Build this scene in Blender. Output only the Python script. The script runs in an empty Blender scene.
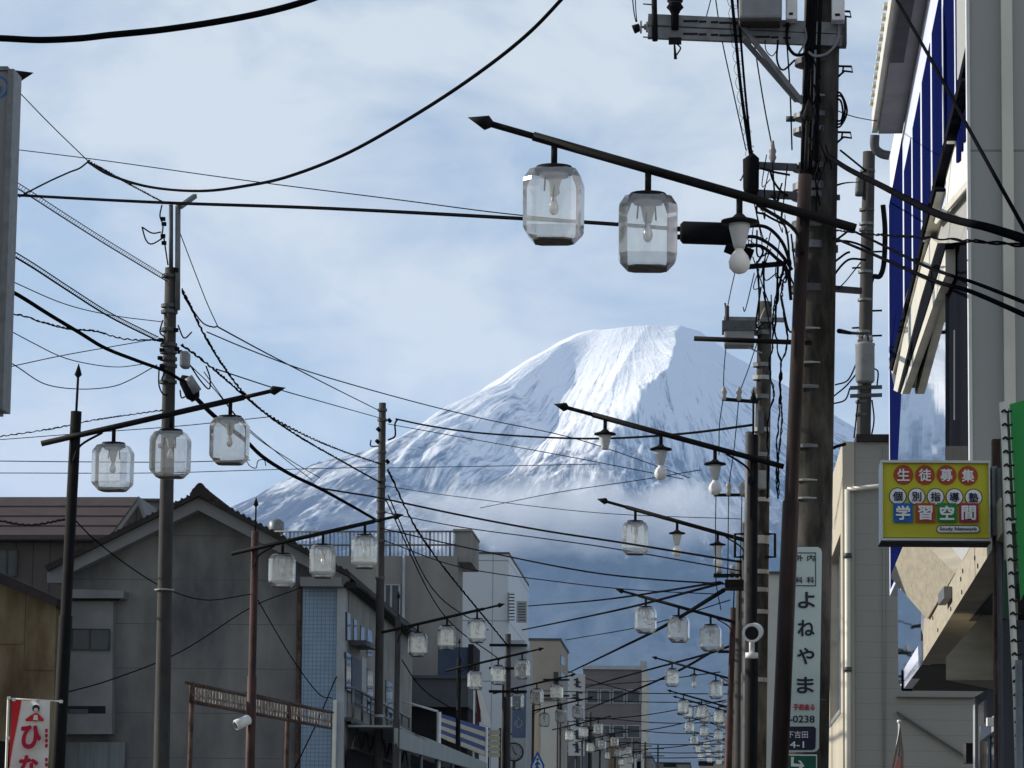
import bpy, bmesh, math, random
import numpy as np
from mathutils import Vector, Matrix
R = math.radians
rnd = random.Random(7)
scene = bpy.context.scene
COL = scene.collection

# ------------------------------------------------------------------ camera, sky, sun, exposure
FPX, ROLL = 3400.0, R(0.7)
CAM = Vector((0, 0, 1.6))
dx_, dy_ = (712 - 512) / FPX, (384 - 882) / FPX
x0_ = dx_ * math.cos(ROLL) - dy_ * math.sin(ROLL)
y0_ = dx_ * math.sin(ROLL) + dy_ * math.cos(ROLL)
PITCH = math.atan(-y0_)
YAW = math.atan(x0_ * math.cos(PITCH))
F_ = Vector((-math.sin(YAW) * math.cos(PITCH), math.cos(YAW) * math.cos(PITCH), math.sin(PITCH)))
R0_ = Vector((math.cos(YAW), math.sin(YAW), 0))
U0_ = R0_.cross(F_)
RT_ = R0_ * math.cos(ROLL) + U0_ * math.sin(ROLL)
UP_ = U0_ * math.cos(ROLL) - R0_ * math.sin(ROLL)
cam_data = bpy.data.cameras.new('camera')
cam = bpy.data.objects.new('camera', cam_data)
COL.objects.link(cam)
cam_data.sensor_width = 36.0
cam_data.lens = FPX / 1024 * 36.0
cam_data.clip_start = 0.1
cam_data.clip_end = 60000
m3 = Matrix((RT_, UP_, -F_)).transposed()
cam.matrix_world = Matrix.Translation(CAM) @ m3.to_4x4()
scene.camera = cam

SUN_EL, SUN_AZ = 26.0, -80.0          # degrees; azimuth from +Y, negative is to the left
scene.view_settings.view_transform = 'Standard'
scene.view_settings.look = 'None'
scene.view_settings.gamma = 1.0
scene.view_settings.exposure = 0.18
world = bpy.data.worlds.new('World')
scene.world = world
world.use_nodes = True
nt = world.node_tree
nt.nodes.clear()
wn = lambda t, **k: nt.nodes.new(t)
out = wn('ShaderNodeOutputWorld')
bg = wn('ShaderNodeBackground'); bg.inputs['Strength'].default_value = 0.108
sky = wn('ShaderNodeTexSky'); sky.sky_type = 'NISHITA'; sky.sun_disc = False
sky.sun_elevation = R(SUN_EL); sky.sun_rotation = R(SUN_AZ % 360)
sky.altitude = 800; sky.air_density = 1.0; sky.dust_density = 0.6; sky.ozone_density = 1.5
tc = wn('ShaderNodeTexCoord')
mp = wn('ShaderNodeMapping'); mp.inputs['Scale'].default_value = (11, 11, 22)
nz = wn('ShaderNodeTexNoise'); nz.inputs['Scale'].default_value = 1.0; nz.inputs['Detail'].default_value = 7
nz.inputs['Roughness'].default_value = 0.56; nz.inputs['Distortion'].default_value = 0.35
rp = wn('ShaderNodeValToRGB')
rp.color_ramp.elements[0].position = 0.42; rp.color_ramp.elements[0].color = (0.38, 0.38, 0.38, 1)
rp.color_ramp.elements[1].position = 0.62; rp.color_ramp.elements[1].color = (1, 1, 1, 1)
mx = wn('ShaderNodeMix'); mx.data_type = 'RGBA'
mx.inputs[7].default_value = (5.9, 6.55, 6.95, 1)
L = nt.links.new
L(tc.outputs['Generated'], mp.inputs['Vector']); L(mp.outputs[0], nz.inputs['Vector'])
L(nz.outputs['Fac'], rp.inputs[0])
sx = wn('ShaderNodeSeparateXYZ'); L(tc.outputs['Generated'], sx.inputs[0])      # the thin cloud lies low; overhead the sky is clear
el = wn('ShaderNodeMapRange'); el.inputs[1].default_value = 0.27; el.inputs[2].default_value = 0.55; el.inputs[3].default_value = 1.0; el.inputs[4].default_value = 0.5
L(sx.outputs[2], el.inputs[0])
lo = wn('ShaderNodeMapRange'); lo.inputs[1].default_value = 0.05; lo.inputs[2].default_value = 0.27; L(sx.outputs[2], lo.inputs[0])
cc = wn('ShaderNodeMix'); cc.data_type = 'RGBA'; cc.inputs[6].default_value = (7.9, 8.0, 7.9, 1); cc.inputs[7].default_value = (6.2, 6.6, 6.65, 1)
L(lo.outputs[0], cc.inputs[0]); L(cc.outputs[2], mx.inputs[7])
cm = wn('ShaderNodeMath'); cm.operation = 'MULTIPLY'; L(rp.outputs[0], cm.inputs[0]); L(el.outputs[0], cm.inputs[1]); L(cm.outputs[0], mx.inputs[0])
L(sky.outputs[0], mx.inputs[6]); L(mx.outputs[2], bg.inputs['Color']); L(bg.outputs[0], out.inputs['Surface'])

sun_data = bpy.data.lights.new('sun', 'SUN')
sun_data.energy = 5.0; sun_data.angle = R(0.5); sun_data.color = (1.0, 0.93, 0.82)
sun = bpy.data.objects.new('sun', sun_data)
COL.objects.link(sun)
sdir = Vector((math.sin(R(SUN_AZ)) * math.cos(R(SUN_EL)), math.cos(R(SUN_AZ)) * math.cos(R(SUN_EL)), math.sin(R(SUN_EL))))
sun.rotation_euler = sdir.to_track_quat('Z', 'Y').to_euler()
sun.location = (-40, 20, 60)
scene.cycles.volume_bounces = 2
scene.cycles.transparent_max_bounces = 24

# ------------------------------------------------------------------ helpers
def ray(px, py):
    return F_ + RT_ * ((px - 512) / FPX) + UP_ * ((384 - py) / FPX)
def at(px, py, Y):                       # point seen at a pixel, at distance Y along the street
    d = ray(px, py)
    return CAM + d * (Y / d.y)
def atX(px, py, X, k=0.0):               # point seen at a pixel, on the wall plane x = X + k*y
    d = ray(px, py)
    return CAM + d * (X / (d.x - k * d.y))
SLOPE = 60 / FPX
def gz(Y):
    return SLOPE * Y

class MB:
    def __init__(s):
        s.v = []; s.f = []; s.sm = []
    def add(s, vs, fs, smooth=False):
        n = len(s.v)
        s.v += [Vector(v) for v in vs]
        for f in fs:
            s.f.append([i + n for i in f]); s.sm.append(smooth)
        return s
    def box(s, c, size, rz=0.0, bev=0.0):
        c = Vector(c); hx, hy, hz = size[0] / 2, size[1] / 2, size[2] / 2
        m = Matrix.Rotation(rz, 3, 'Z')
        vs = [c + m @ Vector((x * hx, y * hy, z * hz)) for z in (-1, 1) for y in (-1, 1) for x in (-1, 1)]
        return s.add(vs, [(0, 2, 3, 1), (4, 5, 7, 6), (0, 1, 5, 4), (2, 6, 7, 3), (0, 4, 6, 2), (1, 3, 7, 5)])
    def b2(s, a, b):                     # box from corner to corner
        a = Vector(a); b = Vector(b)
        return s.box((a + b) / 2, [max(abs(q), 1e-4) for q in (b - a)])
    def prism(s, front, off):            # polygon swept along a vector
        off = Vector(off); n = len(front)
        vs = [Vector(p) for p in front] + [Vector(p) + off for p in front]
        fs = [tuple(range(n)), tuple(range(2 * n - 1, n - 1, -1))]
        fs += [(i, i + n, (i + 1) % n + n, (i + 1) % n) for i in range(n)]
        return s.add(vs, fs)
    def tube(s, pts, r, seg=8, cap=True, smooth=True):
        pts = [Vector(p) for p in pts]
        n = len(pts)
        rr = r if isinstance(r, (list, tuple)) else [r] * n
        vs = []; prev = None
        for i, p in enumerate(pts):
            t = (pts[min(i + 1, n - 1)] - pts[max(i - 1, 0)])
            if t.length < 1e-9: t = Vector((0, 0, 1))
            t.normalize()
            if prev is None:
                a = Vector((0, 0, 1)) if abs(t.z) < 0.9 else Vector((1, 0, 0))
                u = t.cross(a).normalized()
            else:
                u = (prev - t * prev.dot(t)).normalized()
            prev = u; w = t.cross(u)
            for k in range(seg):
                a = 2 * math.pi * k / seg
                vs.append(p + (u * math.cos(a) + w * math.sin(a)) * rr[i])
        fs = []
        for i in range(n - 1):
            for k in range(seg):
                k2 = (k + 1) % seg
                fs.append((i * seg + k, i * seg + k2, (i + 1) * seg + k2, (i + 1) * seg + k))
        s.add(vs, fs, smooth)
        if cap:
            n0 = len(s.v) - len(vs)
            s.f.append([n0 + k for k in range(seg - 1, -1, -1)]); s.sm.append(False)
            s.f.append([n0 + (n - 1) * seg + k for k in range(seg)]); s.sm.append(False)
        return s
    def lathe(s, prof, c=(0, 0, 0), seg=16, smooth=True):
        c = Vector(c); vs = []
        for (r, z) in prof:
            for k in range(seg):
                a = 2 * math.pi * (k + .5) / seg
                vs.append(c + Vector((r * math.cos(a), r * math.sin(a), z)))
        fs = []
        for i in range(len(prof) - 1):
            for k in range(seg):
                k2 = (k + 1) % seg
                fs.append((i * seg + k, i * seg + k2, (i + 1) * seg + k2, (i + 1) * seg + k))
        fs.append(tuple(range(seg - 1, -1, -1)))
        fs.append(tuple((len(prof) - 1) * seg + k for k in range(seg)))
        return s.add(vs, fs, smooth)
    def mesh(s, name, mat, origin=Vector((0, 0, 0)), fix=True):
        me = bpy.data.meshes.new(name)
        me.from_pydata([tuple(v - origin) for v in s.v], [], s.f)
        me.polygons.foreach_set('use_smooth', s.sm)
        if fix:
            b = bmesh.new(); b.from_mesh(me)
            bmesh.ops.recalc_face_normals(b, faces=b.faces)
            b.to_mesh(me); b.free()
        me.materials.append(mat); me.update()
        return me
    def obj(s, name, mat, parent=None, bevel=0.0):
        if parent is None:
            lo = Vector([min(v[i] for v in s.v) for i in range(3)]); hi = Vector([max(v[i] for v in s.v) for i in range(3)])
            org = Vector(((lo.x + hi.x) / 2, (lo.y + hi.y) / 2, lo.z))
        else:
            org = WORG[parent.name]
        o = bpy.data.objects.new(name, s.mesh(name, mat, org))
        COL.objects.link(o)
        if parent is None: o.location = org
        else: o.parent = parent
        WORG[o.name] = org
        if bevel:
            bv = o.modifiers.new('bevel', 'BEVEL'); bv.width = bevel; bv.segments = 2; bv.limit_method = 'ANGLE'
        return o
WORG = {}
def tag(o, label=None, cat=None, group=None, kind=None):
    if label: o['label'] = label
    if cat: o['category'] = cat
    if group: o['group'] = group
    if kind: o['kind'] = kind
    return o
def thing(name, label, cat, loc, group=None):
    o = bpy.data.objects.new(name, None); COL.objects.link(o)
    o.empty_display_size = 0.2
    o.location = loc; WORG[o.name] = Vector(loc)
    return tag(o, label, cat, group)
def inst(name, me, parent, loc=(0, 0, 0), rz=0.0):   # a part that shares mesh data, local coordinates
    o = bpy.data.objects.new(name, me); COL.objects.link(o)
    o.parent = parent; o.location = loc; o.rotation_euler = (0, 0, rz)
    return o
def cr(pts, n=8):                          # smooth curve through points
    pts = [Vector(p) for p in pts]
    if len(pts) < 3: 
        return [pts[0].lerp(pts[-1], i / n) for i in range(n + 1)]
    P = [pts[0] * 2 - pts[1]] + pts + [pts[-1] * 2 - pts[-2]]
    res = []
    for i in range(1, len(P) - 2):
        for k in range(n):
            t = k / n
            a, b, c, d = P[i - 1], P[i], P[i + 1], P[i + 2]
            res.append(0.5 * ((2 * b) + (c - a) * t + (2 * a - 5 * b + 4 * c - d) * t * t + (3 * b - a - 3 * c + d) * t ** 3))
    res.append(P[-2])
    return res

# ------------------------------------------------------------------ materials
def mat(name, col, rough=0.7, metal=0.0, var=0.25, scale=3.0, stretch=(1, 1, 1), bump=0.0, dark=None, dpos=(0.45, 0.75), spec=0.2):
    m = bpy.data.materials.new(name); m.use_nodes = True
    t = m.node_tree; b = t.nodes['Principled BSDF']
    b.inputs['Roughness'].default_value = rough; b.inputs['Metallic'].default_value = metal
    b.inputs['Specular IOR Level'].default_value = spec
    tcn = t.nodes.new('ShaderNodeTexCoord'); mpn = t.nodes.new('ShaderNodeMapping')
    mpn.inputs['Scale'].default_value = stretch
    n = t.nodes.new('ShaderNodeTexNoise'); n.inputs['Scale'].default_value = scale; n.inputs['Detail'].default_value = 6
    n.inputs['Roughness'].default_value = 0.6
    r = t.nodes.new('ShaderNodeValToRGB')
    r.color_ramp.elements[0].position = dpos[0] - 0.15 if dark is None else dpos[0]
    r.color_ramp.elements[1].position = dpos[1]
    c0 = dark if dark is not None else [c * (1 - var) for c in col]
    c1 = col if dark is not None else [min(1, c * (1 + var)) for c in col]
    r.color_ramp.elements[0].color = (*c0, 1); r.color_ramp.elements[1].color = (*c1, 1)
    t.links.new(tcn.outputs['Object'], mpn.inputs['Vector']); t.links.new(mpn.outputs[0], n.inputs['Vector'])
    t.links.new(n.outputs['Fac'], r.inputs[0]); t.links.new(r.outputs[0], b.inputs['Base Color'])
    if bump:
        bn = t.nodes.new('ShaderNodeBump'); bn.inputs['Strength'].default_value = bump; bn.inputs['Distance'].default_value = 0.02
        t.links.new(n.outputs['Fac'], bn.inputs['Height']); t.links.new(bn.outputs[0], b.inputs['Normal'])
    return m
def lined(m, axis, period, width, col, soft=0.0):
    """thin joint lines across a wall material every period metres along object axis"""
    t = m.node_tree; b = t.nodes['Principled BSDF']
    src = b.inputs['Base Color'].links[0].from_socket
    tcn = t.nodes.new('ShaderNodeTexCoord'); sp = t.nodes.new('ShaderNodeSeparateXYZ')
    t.links.new(tcn.outputs['Object'], sp.inputs[0])
    d = t.nodes.new('ShaderNodeMath'); d.operation = 'DIVIDE'; d.inputs[1].default_value = period
    f = t.nodes.new('ShaderNodeMath'); f.operation = 'FRACT'
    l = t.nodes.new('ShaderNodeMath'); l.operation = 'LESS_THAN'; l.inputs[1].default_value = width / period
    t.links.new(sp.outputs[axis], d.inputs[0]); t.links.new(d.outputs[0], f.inputs[0]); t.links.new(f.outputs[0], l.inputs[0])
    x = t.nodes.new('ShaderNodeMix'); x.data_type = 'RGBA'; x.inputs[7].default_value = (*col, 1)
    t.links.new(l.outputs[0], x.inputs[0]); t.links.new(src, x.inputs[6]); t.links.new(x.outputs[2], b.inputs['Base Color'])
    return m
M = {}
M['black_steel'] = mat('black_steel', (0.009, 0.0085, 0.0085), 0.7, 0, 0.3, 9, spec=.1)
M['rust_steel'] = mat('rust_steel', (0.036, 0.021, 0.018), 0.6, 0.1, 0, 7, (1, 1, .25), 0.25, dark=(0.012, 0.008, 0.0075), dpos=(0.35, 0.62))
M['red_steel'] = mat('red_steel', (0.07, 0.033, 0.028), 0.6, 0.1, 0, 6, (1, 1, .3), 0.25, dark=(0.024, 0.014, 0.012), dpos=(0.35, 0.6))
M['concrete_pole'] = mat('concrete_pole', (0.105, 0.098, 0.083), 0.9, 0, 0, 6, (1, 1, .3), 0.4, dark=(0.026, 0.025, 0.022), dpos=(0.38, 0.64), spec=.1)
M['dark_pole'] = mat('dark_pole', (0.05, 0.047, 0.044), 0.8, 0, 0.35, 6, (1, 1, .4), 0.2, spec=.3)
M['galv'] = mat('galvanised_steel', (0.17, 0.18, 0.185), 0.5, 0.55, 0.25, 12)
M['galv_dark'] = mat('weathered_steel', (0.085, 0.09, 0.095), 0.55, 0.3, 0.3, 12)
M['bright_band'] = mat('bright_band', (0.34, 0.345, 0.34), 0.5, 0.3, 0.15, 15)
M['rubber'] = mat('black_rubber', (0.008, 0.008, 0.010), 0.8, 0, 0.25, 15, spec=.06)
M['wire'] = mat('wire_black', (0.007, 0.007, 0.009), 0.9, 0, 0.2, 4, spec=0)
M['wire_grey'] = mat('wire_grey', (0.06, 0.062, 0.066), 0.8, 0, 0.2, 4, spec=0)
M['white_plastic'] = mat('white_plastic', (0.72, 0.73, 0.72), 0.45, 0, 0.12, 6)
M['grey_box'] = mat('grey_equipment', (0.24, 0.25, 0.26), 0.55, 0.1, 0.18, 5)
M['porcelain'] = mat('porcelain', (0.30, 0.29, 0.28), 0.25, 0, 0.1, 9)
M['cone'] = mat('lamp_cone', (0.55, 0.56, 0.55), 0.5, 0, 0.15, 9)
M['bulb'] = mat('frosted_bulb', (0.78, 0.77, 0.73), 0.22, 0, 0.05, 9)
M['grime'] = mat('lantern_floor', (0.09, 0.085, 0.075), 0.8, 0, 0.5, 14)
def glassy(name, tint, t=0.7, rough=0.08, dif=(0.8, 0.82, 0.83), gl=0.3):
    m = bpy.data.materials.new(name); m.use_nodes = True
    n = m.node_tree; n.nodes.clear()
    o = n.nodes.new('ShaderNodeOutputMaterial')
    tr = n.nodes.new('ShaderNodeBsdfTransparent'); tr.inputs[0].default_value = (*tint, 1)
    df = n.nodes.new('ShaderNodeBsdfTranslucent'); df.inputs[0].default_value = (*dif, 1)
    d2 = n.nodes.new('ShaderNodeBsdfDiffuse'); d2.inputs[0].default_value = (*dif, 1)
    gs = n.nodes.new('ShaderNodeBsdfGlossy'); gs.inputs['Roughness'].default_value = rough
    a = n.nodes.new('ShaderNodeMixShader'); a.inputs[0].default_value = 0.5
    b = n.nodes.new('ShaderNodeMixShader'); c = n.nodes.new('ShaderNodeMixShader')
    lw = n.nodes.new('ShaderNodeLayerWeight'); lw.inputs['Blend'].default_value = gl
    tcn = n.nodes.new('ShaderNodeTexCoord'); mpn = n.nodes.new('ShaderNodeMapping'); mpn.inputs['Scale'].default_value = (9, 9, 2.5)
    nn = n.nodes.new('ShaderNodeTexNoise'); nn.inputs['Scale'].default_value = 2.2; nn.inputs['Detail'].default_value = 5
    rr = n.nodes.new('ShaderNodeMapRange'); rr.inputs[1].default_value = 0.3; rr.inputs[2].default_value = 0.75
    rr.inputs[3].default_value = max(0, 1 - t - 0.07); rr.inputs[4].default_value = 1 - t + 0.1
    n.links.new(tcn.outputs['Object'], mpn.inputs[0]); n.links.new(mpn.outputs[0], nn.inputs['Vector']); n.links.new(nn.outputs['Fac'], rr.inputs[0])
    n.links.new(df.outputs[0], a.inputs[1]); n.links.new(d2.outputs[0], a.inputs[2])
    n.links.new(rr.outputs[0], b.inputs[0]); n.links.new(tr.outputs[0], b.inputs[1]); n.links.new(a.outputs[0], b.inputs[2])
    ad = n.nodes.new('ShaderNodeMath'); ad.operation = 'ADD'; ad.inputs[1].default_value = 0.2; ad.use_clamp = True; n.links.new(lw.outputs['Fresnel'], ad.inputs[0])
    n.links.new(ad.outputs[0], c.inputs[0]); n.links.new(b.outputs[0], c.inputs[1]); n.links.new(gs.outputs[0], c.inputs[2])
    n.links.new(c.outputs[0], o.inputs[0])
    return m
M['lantern_glass'] = glassy('lantern_glass', (0.97, 0.97, 0.95), 0.87, 0.12, (0.88, 0.88, 0.86), 0.3)
M['clear_bulb'] = glassy('clear_bulb', (0.9, 0.9, 0.88), 0.3, 0.05, (0.9, 0.9, 0.88), 0.4)
def pane_mat(name, col, rough=0.03, spec=1.0, ior=1.6, wav=0.0):
    m = mat(name, col, rough, 0, 0.1, 2, spec=spec)
    b = m.node_tree.nodes['Principled BSDF']; b.inputs['IOR'].default_value = ior
    b.inputs['Coat Weight'].default_value = 0.6; b.inputs['Coat Roughness'].default_value = rough
    if wav:
        t = m.node_tree; n = t.nodes.new('ShaderNodeTexNoise'); n.inputs['Scale'].default_value = 0.9; n.inputs['Detail'].default_value = 3
        tcn = t.nodes.new('ShaderNodeTexCoord'); t.links.new(tcn.outputs['Object'], n.inputs['Vector'])
        bn = t.nodes.new('ShaderNodeBump'); bn.inputs['Strength'].default_value = wav; bn.inputs['Distance'].default_value = 0.02
        t.links.new(n.outputs['Fac'], bn.inputs['Height']); t.links.new(bn.outputs[0], b.inputs['Normal']); t.links.new(bn.outputs[0], b.inputs['Coat Normal'])
    return m
M['pane'] = pane_mat('window_pane', (0.03, 0.04, 0.05))
M['mirror_pane'] = pane_mat('reflecting_pane', (0.03, 0.04, 0.05), 0.015, 1.0, 2.4, 0.03)
M['dark_pane'] = pane_mat('dark_pane', (0.012, 0.014, 0.022), 0.06)
M['teal_pane'] = mat('teal_pane', (0.026, 0.036, 0.045), 0.15, 0, 0.3, 2, spec=.3)
M['mortar'] = mat('grey_mortar', (0.205, 0.202, 0.196), 0.9, 0, 0, 0.55, (1, 1, 0.45), 0.25, dark=(0.075, 0.08, 0.085), dpos=(0.36, 0.6))
lined(M['mortar'], 2, 0.92, 0.014, (0.085, 0.09, 0.095))
M['mortar_trim'] = mat('mortar_trim', (0.19, 0.195, 0.20), 0.9, 0, 0.2, 1.2)
M['dark_siding'] = mat('dark_brown_siding', (0.075, 0.066, 0.064), 0.8, 0, 0.2, 1.2)
lined(M['dark_siding'], 0, 0.46, 0.03, (0.035, 0.03, 0.03))
M['brown_roof'] = mat('brown_metal_roof', (0.066, 0.05, 0.049), 0.7, 0.0, 0.18, 1.5)
M['dark_roof'] = mat('dark_tile_roof', (0.03, 0.025, 0.024), 0.8, 0, 0.35, 5, bump=0.4)
M['ochre'] = mat('ochre_stained_wall', (0.20, 0.16, 0.095), 0.85, 0, 0, 0.7, (1.4, 1, .5), 0.1, dark=(0.085, 0.055, 0.03), dpos=(0.38, 0.58))
lined(M['ochre'], 0, 0.88, 0.018, (0.09, 0.06, 0.035))
M['blue_tile'] = mat('blue_wall_tile', (0.215, 0.30, 0.40), 0.4, 0, 0.12, 3)
lined(M['blue_tile'], 0, 0.085, 0.010, (0.10, 0.14, 0.20)); lined(M['blue_tile'], 2, 0.085, 0.010, (0.10, 0.14, 0.20))
M['pale_trim'] = mat('pale_blue_grey_trim', (0.33, 0.36, 0.39), 0.7, 0, 0.2, 1.5)
M['grey_conc'] = mat('grey_concrete', (0.27, 0.265, 0.25), 0.9, 0, 0, 0.6, (1, 1, .4), 0.1, dark=(0.17, 0.165, 0.155), dpos=(0.3, 0.65))
M['white_panel'] = mat('white_wall_panel', (0.52, 0.57, 0.62), 0.5, 0, 0.06, 0.6)
lined(M['white_panel'], 2, 2.1, 0.035, (0.22, 0.26, 0.31)); lined(M['white_panel'], 0, 1.25, 0.03, (0.24, 0.28, 0.33))
M['navy'] = mat('navy_panel', (0.045, 0.065, 0.11), 0.6, 0, 0.2, 2)
M['slate'] = mat('slate_sheet', (0.075, 0.078, 0.09), 0.6, 0, 0.2, 1.5)
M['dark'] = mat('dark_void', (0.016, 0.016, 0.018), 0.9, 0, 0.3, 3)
M['beige_far'] = mat('beige_render', (0.33, 0.30, 0.25), 0.85, 0, 0.15, 0.6)
M['purple_brown'] = mat('mauve_brown_cladding', (0.155, 0.138, 0.14), 0.8, 0, 0.15, 0.5)
lined(M['purple_brown'], 2, 0.5, 0.04, (0.12, 0.098, 0.10))
M['cream_strip'] = mat('cream_wall', (0.50, 0.49, 0.45), 0.8, 0, 0.12, 0.7)
M['beige_siding'] = mat('beige_siding', (0.36, 0.35, 0.315), 0.8, 0, 0, 0.5, (1, 1, .5), 0, dark=(0.31, 0.30, 0.27), dpos=(0.3, 0.7))
lined(M['beige_siding'], 2, 0.19, 0.008, (0.27, 0.262, 0.235))
M['cream_wall'] = mat('warm_cream_wall', (0.50, 0.46, 0.375), 0.8, 0, 0, 0.8, (1, 1, .4), 0, dark=(0.40, 0.365, 0.29), dpos=(0.3, 0.7))
M['white_wall'] = mat('white_shop_wall', (0.78, 0.78, 0.76), 0.6, 0, 0.06, 1)
M['grey_clad'] = mat('grey_cladding', (0.37, 0.375, 0.36), 0.55, 0, 0.07, 0.8, (1, 1, .3))
lined(M['grey_clad'], 2, 2.4, 0.012, (0.22, 0.22, 0.21))
M['blue_panel'] = mat('cobalt_panel', (0.005, 0.009, 0.06), 0.9, 0, 0.1, 1, spec=0)
M['lav_shade_wall'] = mat('shade_tinted_wall', (0.62, 0.66, 0.80), 0.6, 0, 0.06, 1)  # white wall; the lavender cast of shade is put into the colour
M['cast_conc'] = mat('board_marked_concrete', (0.44, 0.40, 0.32), 0.9, 0, 0, 4, (1, 1, 5), 0.35, dark=(0.33, 0.30, 0.235), dpos=(0.3, 0.7))
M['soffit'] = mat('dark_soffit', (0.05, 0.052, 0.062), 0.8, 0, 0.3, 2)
M['eave_soffit'] = mat('grey_soffit_board', (0.20, 0.20, 0.21), 0.75, 0, 0.2, 1.5)
M['green_sheet'] = mat('green_sheet', (0.035, 0.30, 0.075), 0.55, 0, 0.18, 1.5)
M['cream_metal'] = mat('cream_metal', (0.66, 0.64, 0.56), 0.5, 0.1, 0.1, 3)
M['alu'] = mat('aluminium_frame', (0.48, 0.50, 0.50), 0.4, 0.5, 0.12, 4)
M['sign_yellow'] = mat('sign_yellow', (0.55, 0.51, 0.035), 0.45, 0, 0.05, 2)
M['s_red'] = mat('sign_red_brown', (0.42, 0.07, 0.03), 0.5, 0, 0.05, 2)
M['s_white'] = mat('sign_white', (0.80, 0.80, 0.80), 0.5, 0, 0.04, 2)
M['s_ink'] = mat('sign_ink', (0.02, 0.025, 0.05), 0.5, 0, 0.1, 2)
M['s_blue'] = mat('sign_blue', (0.02, 0.13, 0.42), 0.5, 0, 0.05, 2)
M['s_green'] = mat('sign_green', (0.02, 0.22, 0.06), 0.5, 0, 0.05, 2)
M['s_crim'] = mat('sign_crimson', (0.36, 0.035, 0.08), 0.5, 0, 0.05, 2)
M['pale_green'] = mat('pale_green_board', (0.50, 0.61, 0.58), 0.45, 0, 0.06, 1.5, (1, 1, .4))
M['s_dkgreen'] = mat('board_dark_green', (0.012, 0.12, 0.075), 0.5, 0, 0.05, 2)
M['cloth_white'] = mat('banner_white', (0.72, 0.70, 0.66), 0.9, 0, 0.06, 4)
M['cloth_red'] = mat('banner_red', (0.55, 0.03, 0.035), 0.9, 0, 0.12, 4)
M['letter_red'] = mat('banner_letter_red', (0.42, 0.02, 0.05), 0.9, 0, 0.08, 4)
M['awning_blue'] = mat('awning_blue', (0.03, 0.05, 0.20), 0.7, 0, 0.12, 3)
M['awning_cream'] = mat('awning_cream', (0.48, 0.46, 0.34), 0.7, 0, 0.12, 3)
M['canopy_sheet'] = mat('grey_canopy_sheet', (0.26, 0.29, 0.28), 0.5, 0, 0.18, 1.2)
M['rust'] = mat('rusty_iron', (0.12, 0.075, 0.055), 0.85, 0.1, 0, 9, (1, 1, .6), 0.4, dark=(0.035, 0.022, 0.018), dpos=(0.35, 0.65))
M['lattice'] = mat('weathered_lattice', (0.30, 0.27, 0.235), 0.85, 0, 0, 8, (1, 1, 1), 0.2, dark=(0.08, 0.06, 0.05), dpos=(0.38, 0.62))
M['asphalt'] = mat('asphalt', (0.05, 0.05, 0.052), 0.9, 0, 0.25, 6, bump=0.3)
M['paving'] = mat('pavement', (0.24, 0.235, 0.225), 0.9, 0, 0.2, 2)
lined(M['paving'], 1, 0.3, 0.012, (0.12, 0.12, 0.115))
M['kerb'] = mat('kerb_stone', (0.34, 0.335, 0.32), 0.9, 0, 0.15, 3)
M['soil'] = mat('town_ground', (0.11, 0.10, 0.085), 0.95, 0, 0.3, 0.05)
M['paint'] = mat('road_paint', (0.72, 0.72, 0.70), 0.7, 0, 0.15, 6)

# ------------------------------------------------------------------ ground, road, pavements
def sheet(name, x0, x1, y0, y1, lift, m, thick=0.0):
    b = MB()
    ys = [y0, y1]
    if thick:
        b.prism([(x0, y0, gz(y0) + lift - thick), (x1, y0, gz(y0) + lift - thick), (x1, y0, gz(y0) + lift), (x0, y0, gz(y0) + lift)],
                (0, y1 - y0, gz(y1) - gz(y0)))
    else:
        b.add([(x0, y0, gz(y0) + lift), (x1, y0, gz(y0) + lift), (x1, y1, gz(y1) + lift), (x0, y1, gz(y1) + lift)], [(0, 1, 2, 3)])
    o = b.obj(name, m)
    return tag(o, kind='structure')
sheet('ground', -4000, 4000, -250, 3600, 0, M['soil'])
sheet('road', -6.0, 0.25, -60, 700, 0.004, M['asphalt'])
sheet('pavement', -8.4, -6.14, -60, 700, 0.13, M['paving'], 0.12)
sheet('pavement', 0.39, 1.9, -60, 700, 0.13, M['paving'], 0.12)
sheet('kerb', -6.137, -6.0, -60, 700, 0.14, M['kerb'], 0.135)
sheet('kerb', 0.25, 0.387, -60, 700, 0.14, M['kerb'], 0.135)
bm_ = MB()
for k in range(60):
    y = -40 + k * 10
    bm_.add([(-2.95, y, gz(y) + .008), (-2.8, y, gz(y) + .008), (-2.8, y + 5, gz(y + 5) + .008), (-2.95, y + 5, gz(y + 5) + .008)], [(0, 1, 2, 3)])
tag(bm_.obj('road_marking', M['paint']), kind='structure')

# ------------------------------------------------------------------ the mountain
PXM = 15000 / FPX
summit = at(637, 330, 15000)
e_r = R0_.copy(); e_f = Vector((CAM.x - summit.x, CAM.y - summit.y, 0)).normalized()
e_r = Vector((-e_f.y, e_f.x, 0)); 
if e_r.dot(R0_) < 0: e_r = -e_r
def vnoise(x, y, seed):
    xi = np.floor(x).astype(np.int64); yi = np.floor(y).astype(np.int64)
    xf = x - xi; yf = y - yi
    def h(a, b):
        n = (a * 374761393 + b * 668265263 + seed * 974711) & 0x7fffffff
        n = ((n ^ (n >> 13)) * 1274126177) & 0x7fffffff
        return ((n ^ (n >> 16)) & 0xffff) / 65535.0
    u = xf * xf * (3 - 2 * xf); v = yf * yf * (3 - 2 * yf)
    return (h(xi, yi) * (1 - u) + h(xi + 1, yi) * u) * (1 - v) + (h(xi, yi + 1) * (1 - u) + h(xi + 1, yi + 1) * u) * v
def ridged(x, y, seed, octv=4):
    t = 0; a = 1; s = 0
    for o in range(octv):
        t = t + a * (1 - np.abs(2 * vnoise(x * 2 ** o, y * 2 ** o, seed + o) - 1)); s += a; a *= 0.52
    return t / s
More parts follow.
